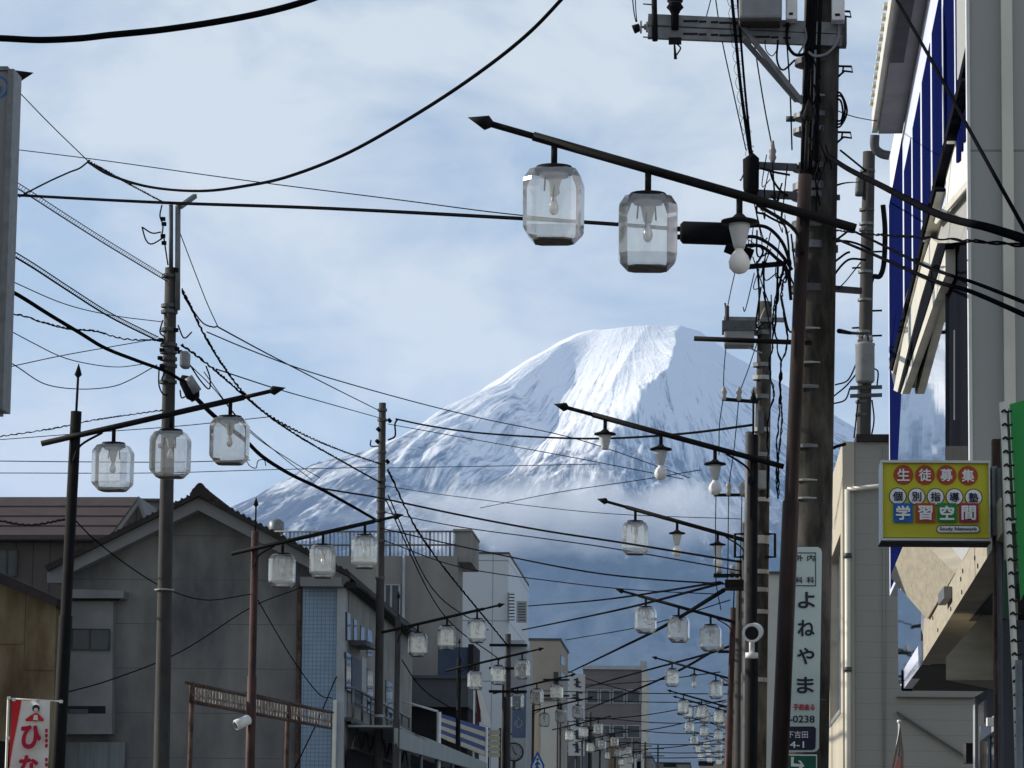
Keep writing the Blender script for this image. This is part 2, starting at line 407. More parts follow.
NT, NR = 760, 250
front = np.linspace(-108, 108, NT - 60); back = np.linspace(108, 252, 62)[1:-1]
TH = np.radians(np.concatenate([front, back]))
RR = np.concatenate([np.linspace(0.5, 420, 165), np.geomspace(424, 2700, NR - 165)])
th, rr = np.meshgrid(TH, RR)
pr = [0, 25, 45, 62, 85, 117, 157, 182, 237, 337, 402, 500, 650, 800, 1000, 1300, 1700, 2200, 2700]
ph = [531, 532, 534, 535, 530, 518, 497, 479, 445, 384, 348, 296, 234, 188, 145, 102, 62, 30, 9]
H = np.interp(rr, pr, ph)
deg = np.degrees(th)
def wrap(d): return (d + 180) % 360 - 180
fade = np.interp(rr, [0, 60, 85, 125, 180, 250, 360, 500, 800, 1500], [0, 0, .16, .42, .78, 1, 1.0, .75, .45, .05])
# big ridges and gullies: height against bearing, the bearings drifting with distance from the summit
sA = np.interp(rr, [60, 120, 250, 450, 900], [8, 3, 0, -3, -6]) + 5 * (vnoise(rr / 36, rr * 0, 9) - .5)
sG = np.interp(rr, [60, 120, 250, 450, 900], [-6, -2, 0, 2, 0]) + 6 * (vnoise(rr / 30, rr * 0, 19) - .5)
sB = np.interp(rr, [60, 90, 150, 250, 330, 480, 900], [44, 26, 12, 2, -3, -8, -12]) + 5 * (vnoise(rr / 26, rr * 0, 3) - .5)
def bump(d, wl, wr, p=1.15):
    return np.where(d < 0, np.exp(-(np.abs(d) / wl) ** p), np.exp(-(np.abs(d) / wr) ** p))
big = 34 * bump(deg - (-45 + sA), 15, 12, 1.6) - 32 * bump(deg - (-25 + sG), 12, 13, 1.6) + 34 * bump(deg - sB, 15, 9) - 24 * bump(deg - (sB + 24), 12, 22, 1.5)
big += 11 * bump(deg - (46 + .4 * sB), 6, 4) + 9 * bump(deg - (66 + .3 * sA), 8, 5) - 8 * bump(deg - (57 + .3 * sA), 4, 5) + 9 * bump(deg - (-37 + sG), 5, 4) + 8 * bump(deg - (-13 + .6 * sB), 5, 4) + 9 * bump(deg - (-72 + sA), 6, 5) - 8 * bump(deg - (17 + .8 * sB), 4, 4)
H += big * fade
warp = vnoise(rr / 60, th * 6, 21) - .5
rg = ridged(th * 15 + warp * 1.6 + rr / 500, rr / 210, 31, 5)
H += (rg - 0.55) * np.interp(rr, [40, 110, 200, 400, 800, 1500, 2500], [0, .4, 3, 13, 22, 10, 3])
rg2 = ridged(th * 44 + warp * 3 + rr / 300, rr / 60, 57, 4)
H += (rg2 - 0.55) * np.interp(rr, [40, 110, 250, 500, 900, 2000], [0, .2, 1.6, 6, 5, 1])
rg3 = vnoise(th * 120 + warp * 8, rr / 14, 77) - .5
H += rg3 * np.interp(rr, [40, 110, 250, 500, 900, 2000], [0, 0, .6, 2.5, 2, .5])
RN = [0, 40, 66, 100, 145, 191, 230, 304, 360, 400, 600, 1000]
CL = [0, 0, 9.4, -3, -15, -24, -22, -22, -15, -5, -2, 0]
CR = [0, 0, 14, -2, -10, -10, -12, -14, -14, -13, -8, -4]
wL = np.clip(.5 - np.sin(th) * .75, 0, 1)
H += wL * np.interp(rr, RN, CL) + (1 - wL) * np.interp(rr, RN, CR)
xs = rr * np.sin(th); fs = rr * np.cos(th)
H += 8 * np.exp(-(((xs - 52) / 10) ** 2 + ((fs + 5) / 22) ** 2))
H -= 4 * np.exp(-(((xs - 28) / 9) ** 2 + (fs / 60) ** 2))
Xw = summit.x + (xs * e_r.x + fs * e_f.x) * PXM
Yw = summit.y + (xs * e_r.y + fs * e_f.y) * PXM
Zw = CAM.z + H * PXM
n_r, n_t = H.shape
verts = np.stack([Xw, Yw, Zw], -1).reshape(-1, 3) - np.array([summit.x, summit.y, 0])
ii, jj = np.meshgrid(np.arange(n_r - 1), np.arange(n_t), indexing='ij')
j2 = (jj + 1) % n_t
quads = np.stack([ii * n_t + jj, (ii + 1) * n_t + jj, (ii + 1) * n_t + j2, ii * n_t + j2], -1).reshape(-1, 4)
me = bpy.data.meshes.new('snowy_mountain')
me.vertices.add(len(verts)); me.vertices.foreach_set('co', verts.astype(np.float32).ravel())
me.loops.add(quads.size); me.loops.foreach_set('vertex_index', quads.astype(np.int32).ravel())
me.polygons.add(len(quads)); me.polygons.foreach_set('loop_start', np.arange(0, quads.size, 4, dtype=np.int32))
me.update(calc_edges=True); me.validate()
me.polygons.foreach_set('use_smooth', np.ones(len(quads), dtype=bool))
mt = bpy.data.objects.new('mountain', me); COL.objects.link(mt); mt.location = (summit.x, summit.y, 0)
tag(mt, kind='structure')
m = bpy.data.materials.new('snow_rock_forest'); m.use_nodes = True
t = m.node_tree; b = t.nodes['Principled BSDF']; b.inputs['Roughness'].default_value = 0.85; b.inputs['Specular IOR Level'].default_value = 0.15
N = lambda ty: t.nodes.new(ty)
K = t.links.new
def math_n(op, a, bb=None):
    n = N('ShaderNodeMath'); n.operation = op
    for i, q in enumerate((a, bb)):
        if q is None: continue
        if isinstance(q, (int, float)): n.inputs[i].default_value = q
        else: K(q, n.inputs[i])
    return n.outputs[0]
tcn = N('ShaderNodeTexCoord'); sp = N('ShaderNodeSeparateXYZ'); K(tcn.outputs['Object'], sp.inputs[0])
ang = math_n('ARCTAN2', sp.outputs[0], sp.outputs[1])
rad = math_n('POWER', math_n('ADD', math_n('MULTIPLY', sp.outputs[0], sp.outputs[0]), math_n('MULTIPLY', sp.outputs[1], sp.outputs[1])), 0.5)
cb2 = N('ShaderNodeCombineXYZ'); K(math_n('MULTIPLY', ang, 75), cb2.inputs[0]); K(math_n('MULTIPLY', rad, 0.011), cb2.inputs[1]); K(math_n('MULTIPLY', sp.outputs[2], 0.002), cb2.inputs[2])
n3 = N('ShaderNodeTexNoise'); n3.inputs['Scale'].default_value = 1.0; n3.inputs['Detail'].default_value = 6; n3.inputs['Roughness'].default_value = 0.6; n3.inputs['Distortion'].default_value = 0.8
K(cb2.outputs[0], n3.inputs['Vector'])
cb = N('ShaderNodeCombineXYZ'); K(math_n('MULTIPLY', ang, 26), cb.inputs[0]); K(math_n('MULTIPLY', rad, 0.0038), cb.inputs[1]); K(math_n('MULTIPLY', sp.outputs[2], 0.001), cb.inputs[2])
n1 = N('ShaderNodeTexNoise'); n1.inputs['Scale'].default_value = 1.0; n1.inputs['Detail'].default_value = 8; n1.inputs['Roughness'].default_value = 0.62; n1.inputs['Distortion'].default_value = 0.5
K(cb.outputs[0], n1.inputs['Vector'])
n2 = N('ShaderNodeTexNoise'); n2.inputs['Scale'].default_value = 0.0022; n2.inputs['Detail'].default_value = 8; n2.inputs['Roughness'].default_value = 0.65
K(tcn.outputs['Object'], n2.inputs['Vector'])
# snow cover: falls off with height, broken up by wind-swept streaks
hgt = N('ShaderNodeMapRange'); hgt.inputs[1].default_value = 950; hgt.inputs[2].default_value = 2150; K(sp.outputs[2], hgt.inputs[0])
sc = math_n('ADD', math_n('ADD', math_n('MULTIPLY', n1.outputs['Fac'], 0.62), math_n('ADD', math_n('MULTIPLY', n2.outputs['Fac'], 0.4), math_n('MULTIPLY', n3.outputs['Fac'], 0.5))), math_n('MULTIPLY', hgt.outputs[0], 0.42))
ms = N('ShaderNodeMapRange'); ms.inputs[1].default_value = 0.95; ms.inputs[2].default_value = 1.10; K(sc, ms.inputs[0])
rock = N('ShaderNodeMix'); rock.data_type = 'RGBA'; rock.inputs[6].default_value = (0.06, 0.078, 0.09, 1); rock.inputs[7].default_value = (0.085, 0.085, 0.095, 1)
fr = N('ShaderNodeMapRange'); fr.inputs[1].default_value = 1100; fr.inputs[2].default_value = 1500; K(sp.outputs[2], fr.inputs[0]); K(fr.outputs[0], rock.inputs[0])
mxs = N('ShaderNodeMix'); mxs.data_type = 'RGBA'; mxs.inputs[7].default_value = (0.90, 0.90, 0.90, 1)
K(rock.outputs[2], mxs.inputs[6])
cut = N('ShaderNodeMapRange'); cut.inputs[1].default_value = 950; cut.inputs[2].default_value = 1350; K(math_n('ADD', sp.outputs[2], math_n('MULTIPLY', n1.outputs['Fac'], 300)), cut.inputs[0])
K(math_n('MULTIPLY', ms.outputs[0], cut.outputs[0]), mxs.inputs[0]); K(mxs.outputs[2], b.inputs['Base Color'])
bp = N('ShaderNodeBump'); bp.inputs['Strength'].default_value = 0.5; bp.inputs['Distance'].default_value = 55
n4 = N('ShaderNodeTexNoise'); n4.inputs['Scale'].default_value = 0.011; n4.inputs['Detail'].default_value = 7; n4.inputs['Roughness'].default_value = 0.65; n4.inputs['Distortion'].default_value = 0.6
K(tcn.outputs['Object'], n4.inputs['Vector'])
K(math_n('ADD', math_n('ADD', math_n('MULTIPLY', n1.outputs['Fac'], 0.22), math_n('MULTIPLY', n4.outputs['Fac'], 0.4)), math_n('MULTIPLY', n2.outputs['Fac'], 1.0)), bp.inputs['Height']); K(bp.outputs[0], b.inputs['Normal'])
me.materials.append(m)
for p in (): pass

# haze: the air between here and the mountain
hz = MB().b2((-13600, -320, -8), (13600, 28000, 2560)).obj('haze', bpy.data.materials.new('haze'))
tag(hz, kind='stuff')
hm = hz.data.materials[0]; hm.use_nodes = True
t = hm.node_tree; t.nodes.clear()
o_ = t.nodes.new('ShaderNodeOutputMaterial'); pv = t.nodes.new('ShaderNodeVolumePrincipled')
pv.inputs['Color'].default_value = (0.38, 0.61, 1.0, 1); pv.inputs['Density'].default_value = 3.5e-5; pv.inputs['Anisotropy'].default_value = 0.2
t.links.new(pv.outputs[0], o_.inputs['Volume'])
# bank of cloud lying against the lower slopes
def cloud(name, cx, cy, Y, rx, ry, rz, dens, seed, nscale):
    c = at(cx, cy, Y); s = Y / FPX
    b = MB(); sg = 28; prof = [(max(.02, math.sin(math.pi * k / 14)), -math.cos(math.pi * k / 14)) for k in range(15)]
    b.lathe(prof, (0, 0, 0), sg)
    for v in b.v: v.x *= rx * s; v.y *= ry; v.z *= rz * s; v += c
    m = bpy.data.materials.new(name); m.use_nodes = True; t = m.node_tree; t.nodes.clear(); K = t.links.new
    o_ = t.nodes.new('ShaderNodeOutputMaterial'); pv = t.nodes.new('ShaderNodeVolumePrincipled'); pv.inputs['Color'].default_value = (.97, .98, 1, 1); pv.inputs['Anisotropy'].default_value = .25
    tcn = t.nodes.new('ShaderNodeTexCoord')
    mp_ = t.nodes.new('ShaderNodeMapping'); mp_.inputs['Location'].default_value = (seed, seed * .7, 0); mp_.inputs['Scale'].default_value = (nscale, nscale * .8, nscale * 1.5)
    n = t.nodes.new('ShaderNodeTexNoise'); n.inputs['Scale'].default_value = 1; n.inputs['Detail'].default_value = 6; n.inputs['Roughness'].default_value = .6; n.inputs['Distortion'].default_value = .4
    K(tcn.outputs['Object'], mp_.inputs[0]); K(mp_.outputs[0], n.inputs['Vector'])
    m2 = t.nodes.new('ShaderNodeMapping'); m2.inputs['Location'].default_value = (0, 0, -1); m2.inputs['Scale'].default_value = (1 / (rx * s), 1 / ry, 1 / (rz * s))
    K(tcn.outputs['Object'], m2.inputs[0])
    ln = t.nodes.new('ShaderNodeVectorMath'); ln.operation = 'LENGTH'; K(m2.outputs[0], ln.inputs[0])
    f = t.nodes.new('ShaderNodeMapRange'); f.inputs[1].default_value = .15; f.inputs[2].default_value = 1.0; f.inputs[3].default_value = .42; f.inputs[4].default_value = -.30; K(ln.outputs['Value'], f.inputs[0])
    a = t.nodes.new('ShaderNodeMath'); a.operation = 'ADD'; K(n.outputs['Fac'], a.inputs[0]); K(f.outputs[0], a.inputs[1])
    r = t.nodes.new('ShaderNodeMapRange'); r.inputs[1].default_value = .60; r.inputs[2].default_value = 1.0; r.inputs[3].default_value = 0; r.inputs[4].default_value = dens; K(a.outputs[0], r.inputs[0])
    K(r.outputs[0], pv.inputs['Density']); K(pv.outputs[0], o_.inputs['Volume'])
    return tag(b.obj(name, m), kind='stuff')
cloud('cloud_bank', 575, 520, 12300, 390, 560, 80, .010, 3.1, .0055)
cloud('cloud_bank', 470, 505, 11700, 120, 130, 34, .012, 5.7, .0075)
cloud('cloud_bank', 700, 500, 11700, 130, 130, 36, .010, 1.9, .0075)
cloud('cloud_wisp', 640, 592, 11600, 26, 90, 42, .006, 8.4, .012)
# ------------------------------------------------------------------ street lamps
S_ = 0.27                                   # rise of the arms towards the street centre
def lantern_meshes():
    d = {}
    def sqr(hw, cut, z):
        return [(-hw + cut, -hw, z), (hw - cut, -hw, z), (hw, -hw + cut, z), (hw, hw - cut, z), (hw - cut, hw, z), (-hw + cut, hw, z), (-hw, hw - cut, z), (-hw, -hw + cut, z)]
    b = MB(); vs = []; fs = []
    for hw, cut, z in ((0.115, 0.035, 0.0), (0.15, 0.045, -0.012), (0.188, 0.058, -0.075), (0.192, 0.06, -0.10), (0.19, 0.06, -0.40), (0.18, 0.056, -0.425), (0.128, 0.042, -0.487)):
        vs += sqr(hw, cut, z)
    for i in range(6):
        for k in range(8):
            fs.append((i * 8 + k, i * 8 + (k + 1) % 8, (i + 1) * 8 + (k + 1) % 8, (i + 1) * 8 + k))
    b.add(vs, fs); d['glass'] = b.mesh('lantern', M['lantern_glass'])
    b = MB(); b.prism(sqr(0.126, 0.042, -0.486), (0, 0, 0.012)); d['floor'] = b.mesh('lantern_floor', M['grime'])
    b = MB(); b.lathe([(0.03, 0.03), (0.118, 0.02), (0.128, 0.0), (0.122, -0.028)], seg=24); d['cap'] = b.mesh('lantern_cap', M['black_steel'])
    b = MB(); b.lathe([(0.098, -0.028), (0.094, -0.05), (0.052, -0.062), (0.046, -0.08), (0.028, -0.165), (0.024, -0.175)], seg=18); d['cone'] = b.mesh('lamp_socket', mat('lamp_socket_grey', (.46, .46, .45), .6))
    b = MB(); b.lathe([(0.016, -0.17), (0.018, -0.2), (0.026, -0.225), (0.034, -0.25), (0.031, -0.28), (0.017, -0.30), (0.005, -0.305)], seg=14); d['bulb_s'] = b.mesh('light_bulb', M['clear_bulb'])
    b = MB()
    for sx in (-.06, .06): b.tube([(sx, 0.02, -0.03), (sx * 1.15, .02, -0.15)], 0.006, 5)
    b.tube([(-.02, -.03, -.05), (-.028, -.02, -.22)], 0.005, 5)
    d['wires'] = b.mesh('lantern_wiring', M['rubber'])
    b = MB(); b.lathe([(0.025, 0.045), (0.05, 0.02), (0.12, 0.0), (0.123, -0.018), (0.06, -0.022)], seg=22); d['disc'] = b.mesh('lamp_head', M['black_steel'])
    b = MB(); b.lathe([(0.07, -0.02), (0.068, -0.05), (0.042, -0.16), (0.034, -0.185)], seg=18); d['cone2'] = b.mesh('lamp_socket', M['cone'])
    b = MB(); b.lathe([(0.026, -0.18), (0.03, -0.2), (0.058, -0.235), (0.072, -0.275), (0.066, -0.315), (0.04, -0.345), (0.01, -0.355)], seg=18); d['bulb_l'] = b.mesh('light_bulb', M['bulb'])
    b = MB(); b.tube([(0, 0, 0.15), (0, 0, 0.0)], 0.021, 8); d['hang'] = b.mesh('hanger', M['black_steel'])
    return d
LM = lantern_meshes()
LAMP_GROUP_R, LAMP_GROUP_L = 'street lamps along the right kerb', 'street lamps along the left kerb'
def street_lamp(px, py, Y, side, heads, label, group, pmat, amat=None, rise=S_, yaw=0.0, rp=0.058, lean=None, extra=None):
    """side +1: post on the left kerb, arm reaching right"""
    amat = amat or M['black_steel']
    A = at(px, py, Y)                       # where arm and post cross
    bx = A.x if lean is None else at(lean[0], lean[1], Y).x
    base = Vector((A.x, Y, gz(Y) + 0.13))
    if lean is not None:
        q = at(lean[0], lean[1], Y)
        base.x = A.x + (q.x - A.x) * (A.z - base.z) / (A.z - q.z)
    t = thing('street_lamp', label, 'street lamp', base, group)
    top = A + (A - base).normalized() * 0.27
    b = MB(); b.tube([base, base.lerp(top, .62), base.lerp(top, .621), top], [rp * 1.25, rp * 1.22, rp, rp], 12)
    b.obj('post', pmat, t)
    b = MB(); b.tube([base, base + Vector((0, 0, .25))], rp * 1.6, 12); b.obj('post_foot', pmat, t)
    sp_ = top + (top - base).normalized() * 0.36
    b = MB(); b.tube([top, sp_], 0.014, 6); u = (top - base).normalized()
    b.tube([sp_, sp_ + u * .03, sp_ + u * .15], [0.014, 0.04, 0.002], 8); b.obj('spike', amat, t)
    ax = Vector((side * math.cos(yaw), math.sin(yaw), 0))
    P = lambda s: A + ax * s + Vector((0, 0, s * rise)) + Vector((0, -rp * 1.05, 0))
    b = MB(); b.tube([P(-.34), P(1.78)], 0.031, 10); b.tube([P(1.78), P(2.06)], 0.022, 8); b.obj('arm', amat, t)
    d = (P(1) - P(0)).normalized()
    b = MB(); b.tube([P(2.05), P(2.06) + d * .03, P(2.05) + d * .17], [0.02, 0.052, 0.002], 8); b.obj('arm_finial', amat, t)
    b = MB(); b.tube(cr([A + Vector((0, -.06, -.27)), A + ax * .07 + Vector((0, -.06, -.10)), P(.3) + Vector((0, 0, -.03))], 8), 0.013, 6); b.obj('arm_bracket', amat, t)
    o = Vector(base)
    for s, h in zip((1.64, 1.02, 0.42), heads):
        q = P(s) - o
        if h == '-': continue
        inst('hanger', LM['hang'], t, q + Vector((0, 0, -.155)))
        q = q + Vector((0, 0, -.185))
        if h == 'L':
            g = inst('lantern', LM['glass'], t, q, rnd.uniform(-.12, .12))
            inst('lantern_cap', LM['cap'], g); inst('lamp_socket', LM['cone'], g); inst('light_bulb', LM['bulb_s'], g)
            inst('lantern_wiring', LM['wires'], g, rz=rnd.uniform(0, 6)); inst('lantern_floor', LM['floor'], g)
        else:
            g = inst('lamp_head', LM['disc'], t, q + Vector((0, 0, .015)))
            inst('lamp_socket', LM['cone2'], g)
            if h == 'B': inst('light_bulb', LM['bulb_l'], g)
    return t
street_lamp(803.5, 215, 22.0, -1, 'LLB', 'tall rust-brown street lamp nearest on the right, two glass lanterns and one bare bulb', LAMP_GROUP_R, M['rust_steel'], rise=.292, rp=.045, lean=(779.5, 768))
street_lamp(753, 459, 37.5, -1, 'CBB', 'black street lamp whose three lantern glasses are all gone, before the snowy summit', LAMP_GROUP_R, M['black_steel'], lean=(751, 768))
street_lamp(746, 541, 50.3, -1, 'LBB', 'street lamp with one lantern outermost and two bare bulbs, in front of the cloud', LAMP_GROUP_R, M['dark_pole'], rise=.275)
street_lamp(733, 622, 64, -1, 'LLL', 'red-brown street lamp with three whole lanterns, just below the cloud on the right', LAMP_GROUP_R, M['red_steel'], lean=(728, 768))
street_lamp(731, 679, 95, -1, 'LBL', 'street lamp down the right kerb with a bare bulb between two lanterns', LAMP_GROUP_R, M['dark_pole'])
for y_, Y_, px_ in ((708, 118, 731), (713, 125, 733), (728, 146, 728), (741, 172, 727), (750, 200, 726), (757, 232, 725)):
    street_lamp(px_, y_, Y_, -1, 'LLL', 'small distant lamp with three lanterns, in the far row along the right kerb', 'far lamps of the right row', M['dark_pole'])
street_lamp(75, 437, 35, 1, 'LLL', 'black street lamp nearest on the left, three lanterns hung in front of a utility pole', LAMP_GROUP_L, M['black_steel'], lean=(58, 768), rise=.235)
street_lamp(255, 549, 50, 1, 'LLL', 'reddish street lamp before the grey gabled house, three lanterns by its eave', LAMP_GROUP_L, M['red_steel'], lean=(250, 768), rise=.235)
street_lamp(398, 629, 70, 1, 'LLL', 'brown street lamp at the far end of the gabled house, lanterns before the white building', LAMP_GROUP_L, M['dark_pole'], rise=.24)
street_lamp(459, 668, 88, 1, 'LLL', 'street lamp beside the blue striped awning, lanterns before the white panelled block', LAMP_GROUP_L, M['black_steel'], rise=.24)
for px_, py_, Y_ in ((504, 691, 105), (533, 711, 124), (560, 728, 146), (582, 741, 171), (600, 750, 198), (615, 757, 226)):
    street_lamp(px_, py_, Y_, 1, 'LLL', 'small distant lamp with three lanterns, in the far row along the left kerb', 'far lamps of the left row', M['dark_pole'], rise=.24)
# nearest one on the left: only the tip of its arm reaches into the picture
street_lamp(-272, 146, 23.6, 1, 'LLL', 'street lamp at left edge, only its arrow-shaped arm tip in view by tall sign', LAMP_GROUP_L, M['black_steel'], rise=.235)

# ------------------------------------------------------------------ utility poles
def pole_axis(pt, pb, Y):
    T = at(pt[0], pt[1], Y); B = at(pb[0], pb[1], Y)
    z0 = gz(Y) + 0.12
    base = T + (B - T) * ((T.z - z0) / (T.z - B.z))
    return T, base
def pole(name, label, pt, pb, Y, rt, rb, m, group=None, cat='utility pole'):
    T, base = pole_axis(pt, pb, Y)
    t = thing(name, label, cat, base, group)
    b = MB(); b.tube([base.lerp(T, i / 6) for i in range(7)], [rb + (rt - rb) * i / 6 for i in range(7)], 16)
    b.obj('pole_shaft', m, t)
    t['axis'] = 0
    del t['axis']
    return t, T, base
def band(t, px, py, Y, r, h, m, name='pole_band'):
    c = at(px, py, Y); b = MB()
    b.lathe([(r, -h / 2), (r + .012, -h / 2 + .004), (r + .012, h / 2 - .004), (r, h / 2)], c, 18, False)
    return b.obj(name, m, t)
def bar(pts, w, h, name, m, t, Y=None):
    """steel channel between two 3-D points"""
    a, c = pts; d = (c - a); L_ = d.length; d.normalize()
    up = Vector((0, 0, 1)); sd = d.cross(up).normalized(); up = sd.cross(d).normalized()
    b = MB(); fr = [a + sd * (x * w / 2) + up * (z * h / 2) for x, z in ((-1, -1), (1, -1), (1, 1), (-1, 1))]
    b.prism(fr, d * L_)
    return b.obj(name, m, t)

# the big concrete pole on the right
UY = 25.0
u1, T1, B1 = pole('utility_pole', 'thick concrete utility pole on the right carrying steel crossarms and a clinic sign board', (823, -40), (807, 768), UY, 0.132, 0.165, M['concrete_pole'])
for px, py, h, k in ((815, 63, .05, 'galv_dark'), (814, 99, .02, 'bright_band'), (814, 117, .045, 'galv'), (813.5, 132, .045, 'galv'), (813, 168, .05, 'galv'), (813, 188, .06, 'galv'), (812, 197, .05, 'galv'),
                    (812, 226, .06, 'galv_dark'), (812, 247, .06, 'galv'), (811.5, 290, .06, 'galv_dark'), (811, 331, .018, 'bright_band'), (811, 365, .018, 'bright_band'), (810, 389, .03, 'galv'), (809.5, 448, .03, 'galv'), (809, 482, .018, 'bright_band'), (808.5, 500, .018, 'bright_band')):
    band(u1, px, py, UY, 0.142, h, M[k])
# double crossarm with slots
for i, (ya, yb) in enumerate(((20, 25), (33, 37))):
    a = at(648, ya, UY - .16 + .0 * i); c = at(842, yb + 4, UY - .16)
    o = bar((a, c), .05, .085, 'crossarm', M['galv'], u1)
    s = MB()
    for k in range(9):
        q = a.lerp(c, .22 + k * .062) ; L_ = .028 if k % 3 else .055
        s.b2(q + Vector((-L_, -.029, -.008)), q + Vector((L_, -.0255, .008)))
    sb = s.obj('arm_slots', M['dark'], o)
bar((at(652, 22, UY + .2), at(842, 29, UY + .2)), .05, .085, 'crossarm', M['galv_dark'], u1)
b = MB(); b.tube([at(654, -12, UY - .2), at(655, 41, UY - .2)], .021, 8); b.obj('arm_upright', M['black_steel'], u1)
for y in (4, 37):
    b = MB(); b.tube([at(643, y, UY - .2), at(656, y + 1, UY - .2)], .006, 5); b.obj('upright_bolt', M['galv_dark'], u1)
b = MB(); b.lathe([(.045, .12), (.062, .10), (.045, .08), (.065, .05), (.045, .03), (.03, 0), (.028, -.12)], at(675, 14, UY - .24), 14); b.obj('insulator', M['rubber'], u1)
b = MB(); b.lathe([(.05, 0), (.05, .11)], at(675, 3, UY - .24), 14); b.obj('insulator_cap', M['porcelain'], u1)
b = MB(); b.box(at(675, 41, UY - .2), (.095, .07, .04)); b.tube(cr([at(677, 44, UY - .2), at(680.5, 48, UY - .2), at(678, 53, UY - .2), at(675, 57, UY - .2)], 5), .006, 5); b.tube([at(674.5, 45, UY - .2), at(675.5, 59, UY - .2)], [.008, .014], 6); b.obj('arm_clamp', M['black_steel'], u1)
q = at(640, 27, UY - .16); b = MB()
for s, r in ((0, .05), (.03, .022), (.045, .042), (.07, .02)):
    b.tube([q + Vector((s, 0, 0)), q + Vector((s + .014, 0, 0))], r, 12)
b.tube([q, q + Vector((.13, 0, 0))], .01, 6); b.obj('strain_insulator', M['porcelain'], u1)
b = MB(); b.tube([q + Vector((-.05, 0, -.02)), q + Vector((.0, 0, .0))], [.035, .03], 8); b.obj('wire_clamp', M['rubber'], u1)
for x0, y0_, x1, y1_, mm in ((739, 23, 803, 103, 'galv'), (744, 40, 797, 101, 'galv_dark')):
    bar((at(x0, y0_, UY - .2), at(x1, y1_, UY - .15)), .03, .035, 'arm_strut', M[mm], u1)
# grey switch boxes above the crossarm
b = MB(); b.b2(at(739, 18, UY - .42), at(781, -30, UY - .02)); b.obj('switch_box', M['grey_box'], u1, .02)
b = MB(); b.b2(at(741, 21, UY - .40), at(779, 15, UY - .04)); b.obj('box_underside', M['dark_pole'], u1)
for xa, xb, yb in ((786, 797, 19), (832, 844, 20)):
    b = MB(); b.b2(at(xa, yb, UY - .33), at(xb, -25, UY - .2)); o = b.obj('meter_case', M['white_plastic'], u1, .008)
    d_ = MB(); d_.b2(at(xa + 3, yb - 4, UY - .334), at(xb - 4, yb - 6.5, UY - .331)); d_.obj('case_slot', M['dark'], o)
b = MB(); b.b2(at(838, 44, UY - .1), at(846, 22, UY + .05)); b.obj('arm_end_plate', M['galv_dark'], u1)
# conduits and cables running down the shaft
b = MB()
for x0, x1 in ((806, 803), (809.5, 806), (813, 811), (818, 817)):
    b.tube([at(x0 + 4, -40, UY - .2), at(x0 + 1, 40, UY - .18), at(x1, 140, UY - .165), at(x1 - 1, 175, UY - .16)], .016, 6)
b.obj('conduit', M['rubber'], u1)
b = MB(); b.tube([at(815.5, 50, UY - .19), at(813.5, 100, UY - .175), at(811, 150, UY - .17)], .009, 6); b.tube(cr([at(798, 55, UY - .2), at(806, 40, UY - .2), at(805, 28, UY - .2)], 6), .008, 5)
b.tube(cr([at(806, 50, UY - .2), at(815, 56, UY - .2), at(828, 53, UY - .2), at(838, 40, UY - .2), at(839, 22, UY - .2)], 6), .011, 6); b.obj('grey_conduit', M['grey_box'], u1)
b = MB(); b.tube(cr([at(788, 20, UY - .22), at(787, 42, UY - .22), at(794, 54, UY - .22), at(804, 54, UY - .22), at(809, 46, UY - .22)], 6), .013, 6)
b.tube(cr([at(778, 40, UY - .2), at(777, 60, UY - .2), at(783, 70, UY - .2), at(795, 60, UY - .2)], 6), .008, 5)
b.tube(cr([at(765, 40, UY - .2), at(766, 50, UY - .2), at(772, 56, UY - .2), at(777, 50, UY - .2)], 6), .004, 5); b.obj('drip_loop', M['rubber'], u1)
# step irons
def step_iron(x, y, w=17):
    b = MB(); Y = UY - .02
    b.tube([at(x, y, Y), at(x + w, y + .5, Y), at(x + w + 1, y + 6, Y), at(x + w - 7, y + 5, Y), at(x + 1, y + 13, Y)], .009, 6)
    b.tube([at(x + w - 8, y + .5, Y), at(x + w - 9, y + 6, Y)], .007, 5)
    b.obj('step_iron', M['black_steel'], u1)
step_iron(835, 11, 15); step_iron(834.5, 66); step_iron(833.5, 132)
for xa, xb, y, r_ in ((833, 840, 197.5, .022), (786, 795, 119, .022), (828, 838, 249, .03)):
    b = MB(); b.tube([at(xa, y, UY), at(xb, y, UY)], r_, 10); b.obj('band_bolt', M['galv_dark'], u1)
# cable coils on the right side of the shaft
b = MB()
for r, dx in ((14, 0), (11, 1), (8, -1)):
    b.tube(cr([at(833 + dx, 110 - r * 1.25, UY - .06), at(841 + dx, 108 - r, UY - .05), at(837 + r * .72, 111, UY - .05), at(841, 113 + r * .9, UY - .05), at(834, 112 + r * 1.1, UY - .06)], 8), .008, 6)
b.obj('cable_coil', M['rubber'], u1)
# short arms with pin insulator
bar((at(757, 165.5, UY - .1), at(797, 167.5, UY - .1)), .05, .05, 'short_arm', M['galv_dark'], u1)
bar((at(757, 193.5, UY - .1), at(797, 196, UY - .1)), .05, .055, 'short_arm', M['galv_dark'], u1)
b = MB(); b.lathe([(.012, -.09), (.02, -.05), (.03, -.03), (.022, 0), (.03, .02), (.018, .05), (.012, .1)], at(772.5, 154, UY - .1), 12); b.obj('pin_insulator', M['porcelain'], u1)
bar((at(746.5, 267, UY + .3), at(785, 263.5, UY + .3)), .035, .035, 'short_arm', M['black_steel'], u1)
bar((at(825, 288, UY - .02), at(861, 291, UY + .1)), .04, .045, 'side_arm', M['galv_dark'], u1)
